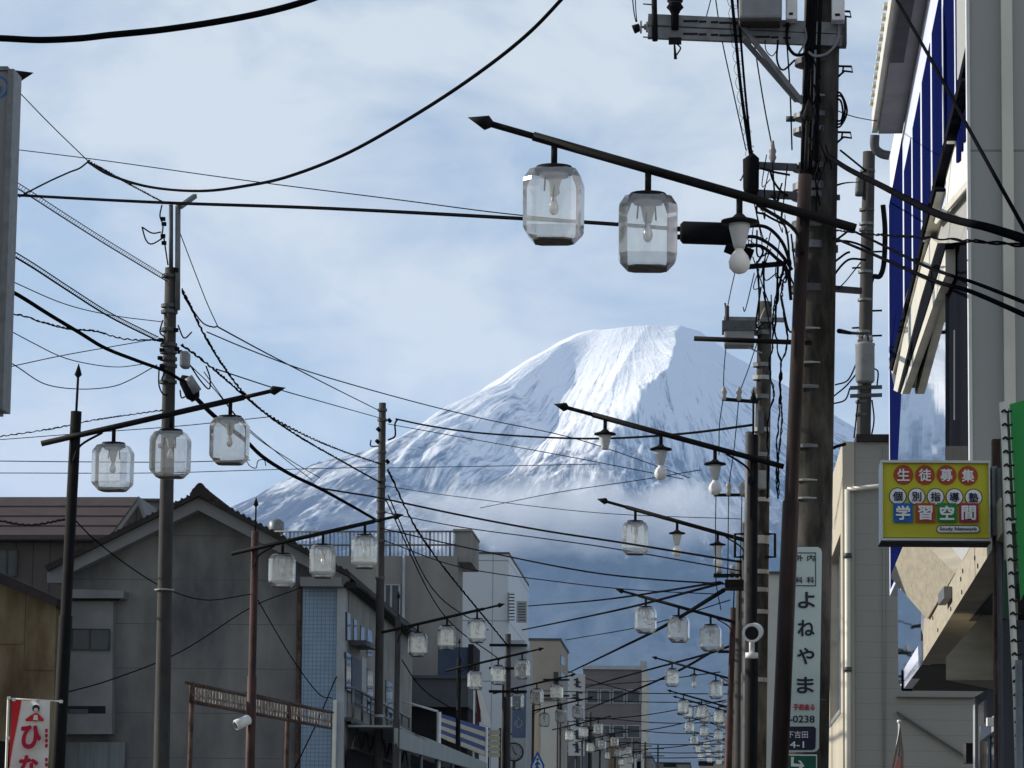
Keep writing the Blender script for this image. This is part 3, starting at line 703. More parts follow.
# splice closures
b = MB(); c0 = at(748, 158, UY - .2)
b.tube([at(749, 156, UY - .22), at(751, 159, UY - .22), at(751, 188, UY - .2), at(751, 196, UY - .2)], [.04, .062, .06, .045], 14); b.obj('splice_case', M['rubber'], u1)
b = MB(); b.tube([at(680, 232.5, UY), at(683, 232.5, UY), at(729, 234, UY), at(732, 234, UY)], [.06, .085, .085, .06], 14); s2 = b.obj('cable_closure', M['rubber'], None, 0)
tag(s2, 'long black cable closure hung level between the second lantern and the bare bulb', 'cable closure')
for p_, q_, r_ in (((675, 229), (682, 229), .02), ((675, 237), (682, 237), .02), ((726, 246), (752, 256), .05)):
    b = MB(); b.tube([at(*p_, UY), at(*q_, UY)], r_, 8); b.obj('closure_collar', M['rubber'], s2)
# tangle of black cables beside the steel post
loops = [[(732, 231), (752, 226), (768, 228), (782, 242), (790, 262)], [(735, 238), (755, 237), (772, 246), (784, 258), (792, 270)], [(738, 246), (760, 246), (776, 258), (787, 270), (791, 300)],
         [(752, 200), (770, 212), (782, 222), (788, 240), (791, 300)], [(758, 262), (763, 252), (759, 246), (750, 247)], [(757, 205), (757, 212), (764, 214), (771, 218), (783, 224)],
         [(770, 170), (773, 180), (780, 190), (788, 196)], [(771, 195), (780, 206), (788, 208)], [(760, 168), (774, 172), (790, 175)]]
b = MB()
for i, lp in enumerate(loops):
    b = MB(); b.tube(cr([at(x, y, UY - .15) for x, y in lp], 7), .014 if i < 3 else .009, 6); b.obj('cable_loop', M['rubber'], u1)
b = MB(); rq = random.Random(12)
for i in range(26):
    x0, y0q = rq.uniform(752, 792), rq.uniform(150, 300)
    x1, y1q = x0 + rq.uniform(-14, 22), y0q + rq.uniform(8, 46)
    xm, ym = (x0 + x1) / 2 + rq.uniform(-10, 10), max(y0q, y1q) + rq.uniform(-4, 12)
    b.tube(cr([at(min(x0, 797), y0q, UY - .1 - rq.random() * .15), at(min(xm, 797), ym, UY - .12), at(min(x1, 797), y1q, UY - .1)], 6), rq.choice((.004, .005, .007)), 5)
b.obj('cable_tangle', M['rubber'], u1)['kind'] = 'stuff'
b = MB()
for i in range(16):
    y = 60 + i * 9 + rq.uniform(-4, 4); x = rq.uniform(800, 828)
    b.tube(cr([at(x, y, UY - .2), at(x + rq.uniform(-6, 6), y + 12, UY - .22), at(x + rq.uniform(-9, 9), y + rq.uniform(18, 40), UY - .19)], 5), rq.choice((.005, .007)), 5)
b.obj('cable_tangle', M['rubber'], u1)['kind'] = 'stuff'
b = MB()
for i, lp in enumerate([[(832, 243), (843, 235), (848, 231)], [(832, 242), (845, 241), (858, 244), (871, 250)], [(832, 264), (845, 254), (850, 252)], [(832, 278), (842, 265), (851, 259), (866, 260)], [(836, 290), (845, 282), (861, 262)]]):
    b.tube(cr([at(x, y, UY) for x, y in lp], 6), .009 if i != 4 else .005, 6)
b.obj('cable_loop', M['rubber'], u1)

# clinic sign board strapped to the pole
SY = UY - .22
sg = thing('pole_sign', 'pale green vertical clinic sign with black hiragana, strapped to the thick concrete pole', 'sign board', at(806, 752, SY))
def rpoly(pxs, Y): return [at(x, y, Y) for x, y in pxs]
b = MB(); b.prism(rpoly([(784, 547), (818, 547), (821, 549), (822, 553), (819, 748), (817, 751), (814, 752), (783, 752)], SY), (0, .012, 0)); b.obj('board', M['pale_green'], sg)
def text(s, cx, cy, wpx, hpx, Y, m, parent, name='lettering', bold=0.0, depth=.002):
    c = bpy.data.curves.new('t', 'FONT'); c.body = s
    ob = bpy.data.objects.new('t', c); COL.objects.link(ob)
    bpy.context.view_layer.update()
    me0 = bpy.data.meshes.new_from_object(ob.evaluated_get(bpy.context.evaluated_depsgraph_get()))
    bpy.data.objects.remove(ob)
    co = np.array([v.co for v in me0.vertices]); fa = [list(p.vertices) for p in me0.polygons]
    bpy.data.meshes.remove(me0)
    lo, hi = co.min(0), co.max(0)
    C_ = at(cx, cy, Y); w, h = wpx * Y / FPX, hpx * Y / FPX
    org = WORG[parent.name]; V = []; F = []
    g = bold * h * (1.0 if len(s) == 1 else 1.0)
    w -= 2 * g; h -= 2 * g                    # heavier strokes: the same outline stacked with small shifts
    offs = [(0, 0)] if not bold else [(0, 0), (g, 0), (-g, 0), (0, g), (0, -g), (g * .7, g * .7), (-g * .7, g * .7), (g * .7, -g * .7), (-g * .7, -g * .7)]
    for i, (ox, oz) in enumerate(offs):
        n0 = len(V)
        for q in co:
            V.append((C_.x + ((q[0] - lo[0]) / (hi[0] - lo[0]) - .5) * w + ox - org.x, C_.y - org.y - i * .0003, C_.z + ((q[1] - lo[1]) / (hi[1] - lo[1]) - .5) * h + oz - org.z))
        F += [[k + n0 for k in f] for f in fa]
    me_ = bpy.data.meshes.new(name); me_.from_pydata(V, [], F); me_.materials.append(m); me_.update()
    o = bpy.data.objects.new(name, me_); COL.objects.link(o); o.parent = parent
    WORG[o.name] = org
    return o
def frame(xa, ya, xb, yb, w, Y, m, parent, name):
    b = MB()
    for (p, q, r_, s) in ((xa, ya, xb, ya + w), (xa, yb - w, xb, yb), (xa, ya + w, xa + w, yb - w), (xb - w, ya + w, xb, yb - w)):
        b.b2(at(p, s, Y), at(r_, q, Y + .001))
    return b.obj(name, m, parent)
TY = SY - .004
for ch, x, y in (('外', 799.5, 558), ('内', 811, 558), ('科', 799, 580), ('科', 810.5, 580)): text(ch, x, y, 7.4, 6.6, TY, M['s_ink'], sg, bold=.02)
frame(784, 552.5, 816, 586, .7, TY, M['s_ink'], sg, 'panel_border')
for ch, y in (('よ', 600), ('ね', 628), ('や', 656), ('ま', 685)): text(ch, 806.5 - (y - 600) * .013, y, 17, 16.5, TY, M['s_ink'], sg, bold=.025)
text('手前曲る', 804, 707, 21, 6.5, TY, M['letter_red'], sg, bold=.02)
text('-0238', 802, 719, 25, 7, TY, M['s_ink'], sg, bold=.02)
b = MB(); b.prism(rpoly([(783, 726.5), (814, 726.5), (816, 728.5), (815.5, 748), (813, 750), (783, 750)], TY), (0, .003, 0)); pl = b.obj('address_plate', M['s_ink'], sg)
text('下吉田', 797.5, 734.5, 20.5, 7, TY - .003, M['s_white'], pl); text('4-1', 797, 744.5, 14, 6.4, TY - .003, M['s_white'], pl, bold=.02)
sg2 = thing('direction_board', 'dark green board with a white turn-right arrow, right below the clinic sign', 'sign board', at(803, 792, SY))
b = MB(); b.prism(rpoly([(783, 754), (815, 754), (818, 757), (816, 792), (783, 792)], SY), (0, .012, 0)); b.obj('board', M['s_dkgreen'], sg2)
frame(783, 754.6, 817, 791, .9, TY, M['s_white'], sg2, 'board_border')
b = MB(); b.prism(rpoly([(791, 757), (794, 757), (793.5, 763.5), (801, 764), (798, 760.5), (800.5, 760.5), (804.5, 766), (799, 770), (797.5, 769), (800, 766.6), (791, 766.5)], TY), (0, .002, 0)); b.obj('arrow', M['s_white'], sg2)
for y in (600, 700):
    b = MB(); b.tube([at(789, y, UY - .19), at(826, y, UY - .19)], .006, 5); b.obj('sign_strap', M['galv_dark'], sg)
# horizontal arm on the rust-brown lamp post
p1 = MB(); p1.tube([at(694, 338.5, 22.5), at(812, 343, 22.5)], .017, 8); o = p1.obj('bracket_bar', M['black_steel']); tag(o, 'thin black bar sticking out level from the rust-brown lamp post, below the transformer', 'bar')
# second group of poles on the right
Y2 = 46
u2, T2, B2 = pole('utility_pole', 'slim concrete utility pole right of the summit, carrying a grey transformer box', (765, 302), (757, 768), Y2, .095, .135, M['concrete_pole'])
bar((at(724, 319, Y2 - .1), at(784, 320, Y2 - .1)), .06, .06, 'crossarm', M['galv'], u2)
b = MB(); b.b2(at(724, 345, Y2 - .4), at(754, 327, Y2 - .02)); tb = b.obj('transformer_box', M['grey_box'], u2, .03)
b = MB(); b.b2(at(722, 330, Y2 - .43), at(756, 325.5, Y2)); b.obj('box_lid', M['galv_dark'], tb)
b = MB(); b.tube([at(727, 306, Y2 - .3), at(727, 330, Y2 - .3)], .03, 8); b.tube([at(725, 303, Y2 - .3), at(727, 315, Y2 - .3)], .015, 6); b.obj('bushing', M['dark_pole'], u2)
b = MB()
for lp in ([(734, 331), (736, 338), (745, 337), (756, 328), (765, 308)], [(740, 332), (742, 336), (752, 333), (758, 326)], [(748, 347), (756, 351), (762, 353)]):
    b = MB(); b.tube(cr([at(x, y, Y2 - .35) for x, y in lp], 6), .012, 5); b.obj('lead_wire', M['grey_box'], u2)
bar((at(722, 399, Y2 - .2), at(758, 402, Y2 - .1)), .04, .045, 'lower_arm', M['black_steel'], u2)
bar((at(714, 495, Y2 - .2), at(752, 495, Y2 - .1)), .04, .04, 'lower_arm', M['black_steel'], u2)
for x, y in ((724, 394), (739, 394), (754, 394), (728.5, 489), (742, 489)):
    b = MB(); b.lathe([(.025, -.09), (.04, -.05), (.025, -.02), (.045, .02), (.03, .07), (.012, .1)], at(x, y, Y2 - .2), 10); b.obj('pin_insulator', M['porcelain'], u2)
for y in (333, 365, 378, 397, 430, 455, 500, 538, 542, 572, 590, 612, 680): 
    c = at(762 - (y - 333) * .012, y, Y2); b = MB(); r_ = .105 + (y - 300) / 468 * .03
    b.lathe([(r_, -.03), (r_ + .015, -.028), (r_ + .015, .028), (r_, .03)], c, 14, False); b.obj('pole_band', M['galv' if y % 2 else 'bright_band'], u2)
b = MB(); b.b2(at(750, 489, Y2 - .35), at(758, 472, Y2 - .2)); b.b2(at(758, 488, Y2 - .3), at(766, 472, Y2 - .12)); b.obj('meter_case', M['grey_box'], u2)
b = MB(); b.b2(at(758, 433, Y2 - .25), at(764, 412, Y2 - .1)); b.obj('pole_switch', M['galv_dark'], u2)
# square brackets
for xa, xb in ((735, 747), (765, 775)):
    b = MB(); b.tube([at(xa if xa < 750 else xa, 534, Y2 - .1), at(xa if xa < 750 else xb, 534, Y2 - .1), at(xa if xa < 750 else xb, 557, Y2 - .1), at(xb if xa < 750 else xa, 557, Y2 - .1)], .022, 6) if xa > 750 else b.tube([at(xb, 534, Y2 - .1), at(xa, 534, Y2 - .1), at(xa, 557, Y2 - .1), at(xb, 557, Y2 - .1)], .022, 6)
    b.obj('cable_bracket', M['black_steel'], u2)
# small dark luminaire-like switch at y=585
b = MB(); b.b2(at(725, 587, Y2 - .5), at(744, 583.5, Y2 + .1)); b.obj('cutout_tray', M['black_steel'], u2)
b = MB()
for x in (728, 733, 738): b.tube([at(x, 583, Y2 - .3), at(x + 2, 577, Y2 - .3)], .012, 6)
b.obj('tray_pin', M['porcelain'], u2)
# loudspeaker-like camera housing
sp1 = thing('street_loudspeaker', 'white barrel-shaped loudspeaker with a dark mouth, clamped low on the right-hand poles', 'loudspeaker', at(752, 640, 36.9))
c = at(752, 633, 36.85); fwd = Vector((-.12, -1, -.13)).normalized()
b = MB(); b.tube([c + fwd * s for s in (-.36, -.3, 0, .02)], [.05, .095, .105, .10], 20); b.obj('housing', M['white_plastic'], sp1)
b = MB(); b.tube([c + fwd * .021, c + fwd * .024], [.075, .07], 18); b.obj('mouth', M['dark'], sp1)
b = MB(); b.tube([c + Vector((.0, .12, -.02)), c + Vector((.0, .2, -.24))], .03, 8); b.tube([c + Vector((0, .2, -.2)), c + Vector((0, .2, -.26))], .07, 12); b.obj('clamp', M['white_plastic'], sp1)
# slim pipe pole beside it
pp, _, _ = pole('steel_pole', 'bare grey steel pipe pole close beside the black lamp post with missing glasses', (749.5, 432), (747, 768), 39.5, .05, .06, M['galv_dark'], cat='pole')
# vertical hanging cable bundle right of the slim pole
WIREN = 0
def wob(p, amp, n, per):
    out_ = []
    for i, q in enumerate(p):
        out_.append(q + Vector((math.sin(i * 2.1) * amp, 0, math.cos(i * 1.3) * amp)))
    return out_
def px_curve(pts, Y0, Y1, n=8):
    P = cr([Vector((x, y, 0)) for x, y in pts], n)
    s = [0]
    for a, c in zip(P, P[1:]): s.append(s[-1] + (c - a).length)
    tot = s[-1] or 1
    return [at(p.x, p.y, 1 / ((1 - q / tot) / Y0 + (q / tot) / Y1)) for p, q in zip(P, s)]
def resample(P, step):
    res = [P[0]]; acc = 0
    for a, c in zip(P, P[1:]):
        d = (c - a).length; k = max(1, int(d / step))
        for i in range(1, k + 1): res.append(a.lerp(c, i / k))
    return res
def wire(label, pts, r, Y0, Y1=None, m='wire', coil=None, group=None, name='overhead_wire', n=8, seg=6, twist=None, cat='wire'):
    """r in pixels at mid distance"""
    Y1 = Y1 or Y0
    P = px_curve(pts, Y0, Y1, n)
    off = lambda q: q[0] <= 6 or q[0] >= 1028 or q[1] <= -3        # runs on past the picture edge
    if off(pts[0]): P = [P[0] + (P[0] - P[1]).normalized() * 7] + P
    if off(pts[-1]): P = P + [P[-1] + (P[-1] - P[-2]).normalized() * 7]
    rad_ = r * (Y0 + Y1) / 2 / FPX
    b = MB()
    if twist:                                # several strands loosely wound round each other
        amp, per, k_ = twist; amp *= .5; rad_ *= .8
        sc_ = (Y0 + Y1) / 2 / FPX; Q = resample(P, per * sc_ / 4)
        for k in range(k_):
            ph, aa, pts_ = rnd.uniform(0, 6), 1.0, []
            for q in Q:
                ph += 2 * math.pi / 4 * rnd.uniform(.25, 1.15); aa = .6 * aa + .4 * rnd.uniform(.15, 1.5)
                pts_.append(q + Vector((math.cos(ph) * amp * aa * sc_ * .8, 0, math.sin(ph) * amp * aa * sc_)))
            b.tube(cr(pts_, 2), rad_, 5)
    else:
        b.tube(P, rad_, seg)
    o = b.obj(name, M[m]); tag(o, label, cat, group)
    if coil:
        amp, per, rc, off = coil; sc_ = (Y0 + Y1) / 2 / FPX
        Q = resample(P, per * sc_ / 8); c = MB()
        c.tube([q + Vector((math.cos(i * math.pi / 4) * amp * sc_ * .9, math.sin(i * math.pi / 4) * amp * sc_ * .6, (math.sin(i * math.pi / 4) + off) * amp * sc_)) for i, q in enumerate(Q)], rc * sc_, 4)
        if off: c.tube([q + Vector((0, 0, 2 * off * amp * sc_)) for q in P], rad_ * .7, 5)
        c.obj('spiral_hanger', M['wire_grey'] if m != 'wire' else M['wire'], o)
    return o
VB = 'tangled black cables hanging beside the slim concrete pole'
for i, x0 in enumerate((776, 780, 786)):
    pts = [(x0 + 8 - i * 2 + rnd.uniform(-3, 3), 262)] + [(x0 + rnd.uniform(-5, 4) - (y - 262) * .022, y) for y in range(290, 520, 26)]
    wire('tangled black cables hanging down beside the slim concrete pole with the transformer', pts, .7, 34, 45, group=VB, name='hanging_cable', twist=(2.3, 64, 3), cat='cable')
for pts, lb in (([(763, 262), (764, 285), (766, 305)], 'short cable dropping from the steel arm to the transformer pole top'), ([(778, 262), (777, 290), (775, 330)], 'cable dropping right of the transformer pole top'), ([(757, 262), (759, 290), (759, 320)], 'cable dropping left of the transformer pole top')):
    wire(lb, pts, .9, 25.3, Y2, name='hanging_cable', cat='cable')
# drop wires between the small arms
for lb, pts in (('thin wire hanging from the bare bulb of the nearest right lamp to the transformer', [(736, 268), (731, 290), (727, 310)]),
                ('straight drop wire from transformer box to left insulator of the lower arm', [(726, 346), (724, 370), (723.5, 392)]),
                ('slanting drop wire from transformer pole to the middle insulator', [(757, 343), (748, 370), (740, 391)]),
                ('drop wire falling from the left insulator to the next black arm', [(723, 400), (719.5, 425), (719, 455)]),
                ('drop wire falling from the middle insulator past the second lamp arm', [(738.5, 402), (734, 450), (729, 489), (728, 560), (727, 583)]),
                ('thin wire dropping from bare bulbs to the cutout tray', [(716, 495), (715.5, 530), (716, 580), (721, 610)]),
                ('straight wire dropping left of the square bracket', [(742, 495), (741, 540), (739, 620)])):
    wire(lb, pts, .55, Y2 - .2, name='drop_wire')

# pole behind, with a can transformer
Y3 = 58
u3, T3, B3 = pole('utility_pole', 'dark utility pole between the thick pole and the blue shop, with a grey can transformer', (869, 152), (862, 520), Y3, .105, .15, M['dark_pole'])
b = MB(); c = at(865, 364, Y3 - .25); hh = 19 * Y3 / FPX
b.lathe([(.12, hh + .05), (.17, hh + .03), (.175, hh), (.165, hh - .03), (.165, -hh + .04), (.14, -hh)], c, 20); b.obj('transformer_can', M['grey_box'], u3)
b = MB()
for k in range(3): b.lathe([(.03, 0), (.045, .03), (.03, .05), (.04, .08), (.012, .12)], c + Vector((-.1 + k * .1, -.06, hh + .05)), 8)
b.obj('bushing', M['porcelain'], u3)
for y in (388, 396): bar((at(850, y, Y3 - .1), at(882, y - 1, Y3 - .1)), .06, .06, 'crossarm', M['galv_dark'], u3)
for y in (171, 210, 224, 230, 272, 300, 332, 336, 402, 415): band(u3, 868 - (y - 152) * .02, y, Y3, .118, .05, M['galv_dark' if y % 4 else 'galv'])
for i, y in enumerate((252, 268, 311, 328, 336)):
    b = MB(); b.tube([at(852 if i % 2 else 866, y, Y3), at(866 if i % 2 else 882, y - .5, Y3)], .018, 6); b.obj('step_bolt', M['black_steel'], u3)
b = MB()
b.tube(cr([at(883, 205, Y3), at(885, 230, Y3), at(884, 262, Y3), at(880, 276, Y3), at(872, 278, Y3), at(868, 300, Y3)], 6), .045, 8); b.obj('cable_sleeve', M['rubber'], u3)
b = MB(); b.tube(cr([at(860, 178, Y3 - .1), at(859, 196, Y3 - .1)], 4), .07, 8); b.obj('cutout_fuse', M['galv_dark'], u3)
b = MB()
for lp in ([(850, 388), (845, 400), (832, 404)], [(857, 362), (848, 380), (835, 385)], [(858, 372), (846, 386), (834, 396)], [(873, 368), (878, 372), (877, 386)], [(858, 400), (856, 420), (854, 438)], [(872, 400), (874, 420), (871, 438)]):
    b = MB(); b.tube(cr([at(x, y, Y3 - .1) for x, y in lp], 6), .014, 5); b.obj('lead_wire', M['rubber'], u3)
b = MB(); b.tube([at(839, 331, UY + .2), at(850, 333, 36), at(868, 334, Y3)], .02, 6); o = b.obj('service_cable', M['rubber']); tag(o, 'short thick cable reaching from thick concrete pole to the pole with can transformer', 'cable')
b = MB(); b.tube([at(826, 451, UY), at(838, 446, UY), at(846, 444, UY)], .013, 6); b.tube([at(827, 456, UY), at(828, 448, UY)], .014, 6); b.obj('hook_bracket', M['black_steel'], u1)

# left utility pole with the twin pipes
Y4 = 38
u4, T4, B4 = pole('utility_pole', 'concrete utility pole on the left with twin pipe extension and splice boxes', (171, 268), (161.5, 768), Y4, .068, .10, M['dark_pole'])
b = MB(); b.tube([at(171, 278, Y4 - .06), at(171, 205, Y4 - .06)], .025, 10); b.obj('pipe', M['galv_dark'], u4)
b = MB(); b.tube([at(177.5, 310, Y4 - .06), at(178, 203, Y4 - .06)], .031, 10); b.obj('pipe', M['galv'], u4)
bar((at(180, 207, Y4 - .1), at(195, 196, Y4 + .4)), .045, .05, 'top_bracket', M['galv_dark'], u4)
for y in (276, 306, 312, 330, 345, 352, 359, 366, 382, 446, 590): band(u4, 170 - (y - 276) * .0178, y, Y4, .082 + (y - 276) / 492 * .03, .045 if y != 590 else .02, M['galv_dark' if y != 590 else 'bright_band'])
b = MB(); b.b2(at(179, 367, Y4 - .3), at(191, 353, Y4 - .1)); q = b.obj('junction_box', M['grey_box'], u4, .03)
b = MB(); b.tube([at(181, 378, Y4 - .2), at(185, 380, Y4 - .2), at(193, 395, Y4 - .15), at(196, 399, Y4 - .15)], [.04, .075, .085, .05], 12); b.obj('splice_case', M['rubber'], u4)
b = MB(); b.tube([at(188, 377, Y4 - .25), at(197, 392, Y4 - .2)], [.05, .06], 10); b.obj('case_cover', M['grey_box'], u4)
b = MB()
for lp in ([(162, 205), (160, 216), (163, 226), (161, 240)], [(161, 232), (152, 233), (142, 227)], [(142, 227), (146, 240), (152, 244), (163, 238)], [(164, 238), (166, 252), (168, 265)], [(159, 370), (159, 385), (163, 394), (168, 395)], [(180, 390), (182, 398), (190, 394), (192, 402)], [(178, 325), (184, 338), (192, 332)],
           [(163, 320), (160, 332), (165, 338), (161, 345)], [(190, 365), (200, 380), (209, 389), (210, 378), (206, 366)], [(165, 372), (162, 380), (168, 382)]):
    b = MB(); b.tube(cr([at(x, y, Y4 - .15) for x, y in lp], 6), .009, 5); b.obj('loose_wire', M['rubber'], u4)
b = MB()
for x, y in ((163, 219), (164, 224), (163, 236), (164, 243), (176, 270), (161, 340), (162, 350), (160, 358), (162, 366), (177, 349), (180, 352), (176, 330)):
    b.box(at(x, y, Y4 - .12), (.05, .05, .04))
b.obj('wire_clamp', M['rubber'], u4)

# middle left pole
Y5 = 71
u5, T5, B5 = pole('utility_pole', 'thin dark utility pole rising beside the grey gabled house against the snow slope', (382.5, 403), (378, 768), Y5, .075, .10, M['dark_pole'])
for y in (410, 420, 452, 480, 487, 500, 512, 541, 578, 716): band(u5, 382.4 - (y - 403) * .0123, y, Y5, .09, .06, M['galv_dark' if y != 716 else 'bright_band'])
for x, y in ((377, 428), (388, 419), (386, 460), (376, 440)):
    b = MB(); b.tube([at(x, y, Y5 - .1), at(x + 3, y + 3, Y5 - .1)], .04, 8); b.obj('insulator', M['rubber'], u5)
b = MB(); b.tube(cr([at(388, 440, Y5), at(395, 436, Y5), at(395, 424, Y5), at(398, 419, Y5)], 6), .02, 6); b.tube(cr([at(371, 440, Y5), at(371, 446, Y5), at(380, 446, Y5)], 5), .015, 5); b.obj('lead_wire', M['rubber'], u5)

# more poles, far along the street
far = [((508, 634), (507, 768), 103, .09, .11), ((556, 672), (555, 768), 150, .10, .13), ((590, 712), (590, 768), 196, .10, .13), ((633, 738), (633, 768), 260, .09, .12), ((645, 742), (645, 768), 300, .09, .12), ((658, 745), (658, 768), 330, .08, .11)]
for i, (a, c, Y, rt, rb) in enumerate(far):
    lb = ('stout dark utility pole standing before the clock and blue banner sign' if i == 0 else 'dark utility pole beside the beige block far down the left side' if i == 1 else 'small dark utility pole far down the left side of the street')
    t, T, B = pole('utility_pole', lb, a, c, Y, rt, rb, M['dark_pole'], None if i < 2 else 'small poles far down the street')
    for k in range(2 if i else 3):
        z = .35 + k * .7
        bar((T + Vector((-.55, -.14, -z)), T + Vector((.6, -.14, -z))), .08, .08, 'crossarm', M['black_steel'], t)
    if i in (1, 2):
        b = MB(); b.lathe([(.2, -.3), (.22, -.25), (.22, .3), (.15, .34)], T + Vector((.1, -.35, -1.7)), 12); b.obj('transformer_can', M['dark_pole'], t)
for i, (px, top, Y) in enumerate(((741, 560, 62), (738, 640, 84), (735, 676, 112), (731, 700, 150))):
    t, T, B = pole('utility_pole', 'dark utility pole crowded among the lamp posts on the right', (px, top), (px - 2, 768), Y, .08, .11, M['dark_pole'], 'poles crowded behind the right lamp posts')
    bar((T + Vector((-.5, -.13, -.3)), T + Vector((.4, -.13, -.3))), .07, .07, 'crossarm', M['black_steel'], t)
    b = MB()
    for q in (-.4, -.15): b.lathe([(.04, 0), (.07, .04), (.04, .08), (.06, .12), (.02, .16)], T + Vector((q, -.13, -.26)), 8)
    b.obj('insulator', M['porcelain'], t)

# ------------------------------------------------------------------ overhead wires
wire('thickest black cable sagging across the upper left corner', [(-12, 38), (6, 38.5), (40, 40), (78, 38.5), (110, 35), (160, 30), (215, 22), (262, 13), (300, 3), (330, -8)], 3.6, 17, name='overhead_cable', cat='cable')
wire('long black cable swooping from the knot at left up past the top centre', [(88, 162), (110, 175), (150, 187), (200, 191), (245, 186), (290, 176), (350, 152), (420, 112), (480, 72), (530, 32), (572, -12)], 1.7, 30, 20, name='overhead_cable', cat='cable')
wire('thin wire running almost level just above the straight black cable', [(-5, 147), (100, 160), (250, 181), (400, 200), (500, 213), (610, 224)], .6, 36, 26)
wire('straight black cable from left pole top to the black cable closure', [(4, 194.5), (160, 202.5), (330, 208.5), (530, 219), (612, 224), (676, 229)], 1.9, 36, 25, name='overhead_cable', cat='cable')
wire('thin guy wire slanting down from the arrow tip to the knot at upper left', [(19, 92), (50, 124), (88, 161)], .6, 30)
wire('twisted wire from the knot at upper left down to the twin pipes', [(88, 161), (110, 173), (135, 187), (163, 202)], .7, 30, 38, twist=(1.6, 14, 2))
wire('drooping lead wire left of the knot, ending on the straight cable', [(90, 160), (80, 168), (70, 172), (52, 180), (34, 189), (19, 197)], .9, 30)
wire('upper ladder-like spiral cable at left, ending at the base of the twin pipes', [(-6, 176), (20, 190), (70, 222), (110, 247), (168, 282)], .6, 30, 38, coil=(2.7, 10, .2, 1.0), name='spiral_cable', cat='cable')
wire('lower ladder-like spiral cable at left, ending above the junction box', [(-6, 245), (30, 266), (70, 292), (110, 317), (158, 341)], .9, 30, 38, coil=(2.3, 9, .2, 1.0), name='spiral_cable', cat='cable')
wire('heavy black cable from left edge down to the splice case on left pole', [(-6, 283), (18, 295), (50, 315), (80, 333), (105, 348), (138, 361), (165, 371), (184, 382)], 1.9, 30, 38, name='overhead_cable', cat='cable')
wire('heavy wrapped cable descending from left splice case behind the lantern to thin pole', [(196, 398), (212, 414), (228, 427), (245, 440), (263, 457), (290, 474), (319, 488), (350, 505), (378, 521)], 1.7, 38, 71, name='overhead_cable', cat='cable')
wire('lashing wound round the heavy cable below the rightmost near lantern', [(245, 440), (263, 457), (290, 474), (319, 488)], .6, 44, 57, twist=(1.8, 9, 2), name='cable_lashing')
wire('loosely twisted wire wavering into left pole at mid height', [(-5, 310), (20, 315), (42, 322), (70, 329), (95, 331), (125, 339), (162, 340)], .8, 31, 38, twist=(1.6, 20, 2))
wire('fine level-ish wire reaching left pole just below the twin pipes', [(9, 280), (62, 303), (110, 315), (163, 322)], .5, 33, 38)
wire('thin slack wire sagging lowest beside the black lamp spike', [(-4, 353), (19, 368), (45, 384), (78, 389), (110, 387), (130, 380), (157, 365)], .55, 33, 38)
wire('thin slack wire sagging from left edge to just below the splice boxes', [(5, 328), (35, 344), (62, 357), (90, 364), (118, 367), (144, 364)], .5, 33, 38)
wire('fine wire rising rightwards across slack wires at left', [(9, 367), (60, 356), (110, 347), (150, 340)], .5, 33, 38)
wire('twisted pair rising rightwards above the leftmost arm end', [(-4, 437), (50, 429), (94, 420), (163, 410)], .6, 33, 38, twist=(1.2, 14, 2))
wire('fine straight wire right behind the leftmost lantern tops', [(-4, 440), (100, 432), (180, 426), (268, 417)], .45, 60, 55)
wire('upper of the level wires behind the left lanterns', [(-4, 461), (100, 462), (180, 462), (250, 460)], .5, 60, 62)
wire('lower of the level wires behind the left lanterns', [(-4, 473), (150, 473), (260, 470), (382, 467)], .45, 60, 71)
wire('curled wire end on the level wires right of the rightmost lantern', [(246, 460), (250, 466), (256, 468), (258, 461), (264, 460), (266, 466)], .5, 60)
wire('thin guy wire from twin pipes down to the knot right of left pole', [(180, 233), (196, 275), (207, 303), (218, 327)], .55, 38)
wire('tie wire between left pole and the knot right of it', [(184, 297), (192, 309), (203, 323), (213, 327), (218, 326)], .8, 38)
wire('thin straight wire from right-hand knot steeply down to thin pole', [(218, 327), (266, 353), (330, 386), (382, 412)], .55, 38, 71)
wire('long thin wire from left pole across the summit flank', [(207, 332), (250, 350), (310, 372), (400, 398), (480, 418), (580, 440), (690, 478)], .5, 38, 60)
wire('thin wire from junction box nearly straight to the thin pole top', [(216, 369), (274, 388), (330, 404), (380, 418)], .5, 38, 71)
wire('upper twisted cable bundle from left pole knot to thin pole', [(182, 290), (192, 309), (204, 334), (222, 364), (243, 392), (265, 413), (300, 437), (340, 460), (381, 483)], .8, 38, 71, twist=(1.5, 20, 3), name='cable_bundle', cat='cable')
wire('lower twisted cable bundle from left junction box to thin pole', [(182, 345), (200, 358), (222, 376), (245, 396), (270, 416), (305, 435), (340, 450), (381, 464)], .75, 38, 71, twist=(1.5, 24, 2), name='cable_bundle', cat='cable')
wire('thin twin wire under the lower bundle at left', [(190, 365), (215, 390), (250, 432), (290, 460), (320, 478)], .45, 38, 55)
wire('fine wire crossing from splice boxes down to the gable ridge', [(204, 372), (240, 420), (280, 455), (312, 480)], .45, 38, 58)
wire('dark cable crossing the sunlit snow from the thin pole to the black lamp', [(396, 419), (430, 426), (480, 433), (560, 438), (620, 438), (690, 433), (752, 425)], 1.1, 71, 46, name='overhead_cable', cat='cable')
wire('dark cable crossing the cloud from left bundle to the square bracket', [(319, 488), (350, 493), (380, 498), (460, 515), (540, 530), (624, 543), (741, 562)], 1.1, 58, 46, name='overhead_cable', cat='cable')
wire('cable below the cloud cable, nearly parallel to it', [(383, 512), (460, 527), (540, 538), (616, 549), (741, 571)], .6, 71, 46)
wire('third cable below the cloud, ending under the square bracket', [(380, 528), (468, 548), (577, 570), (650, 579), (725, 584)], .8, 71, 46)
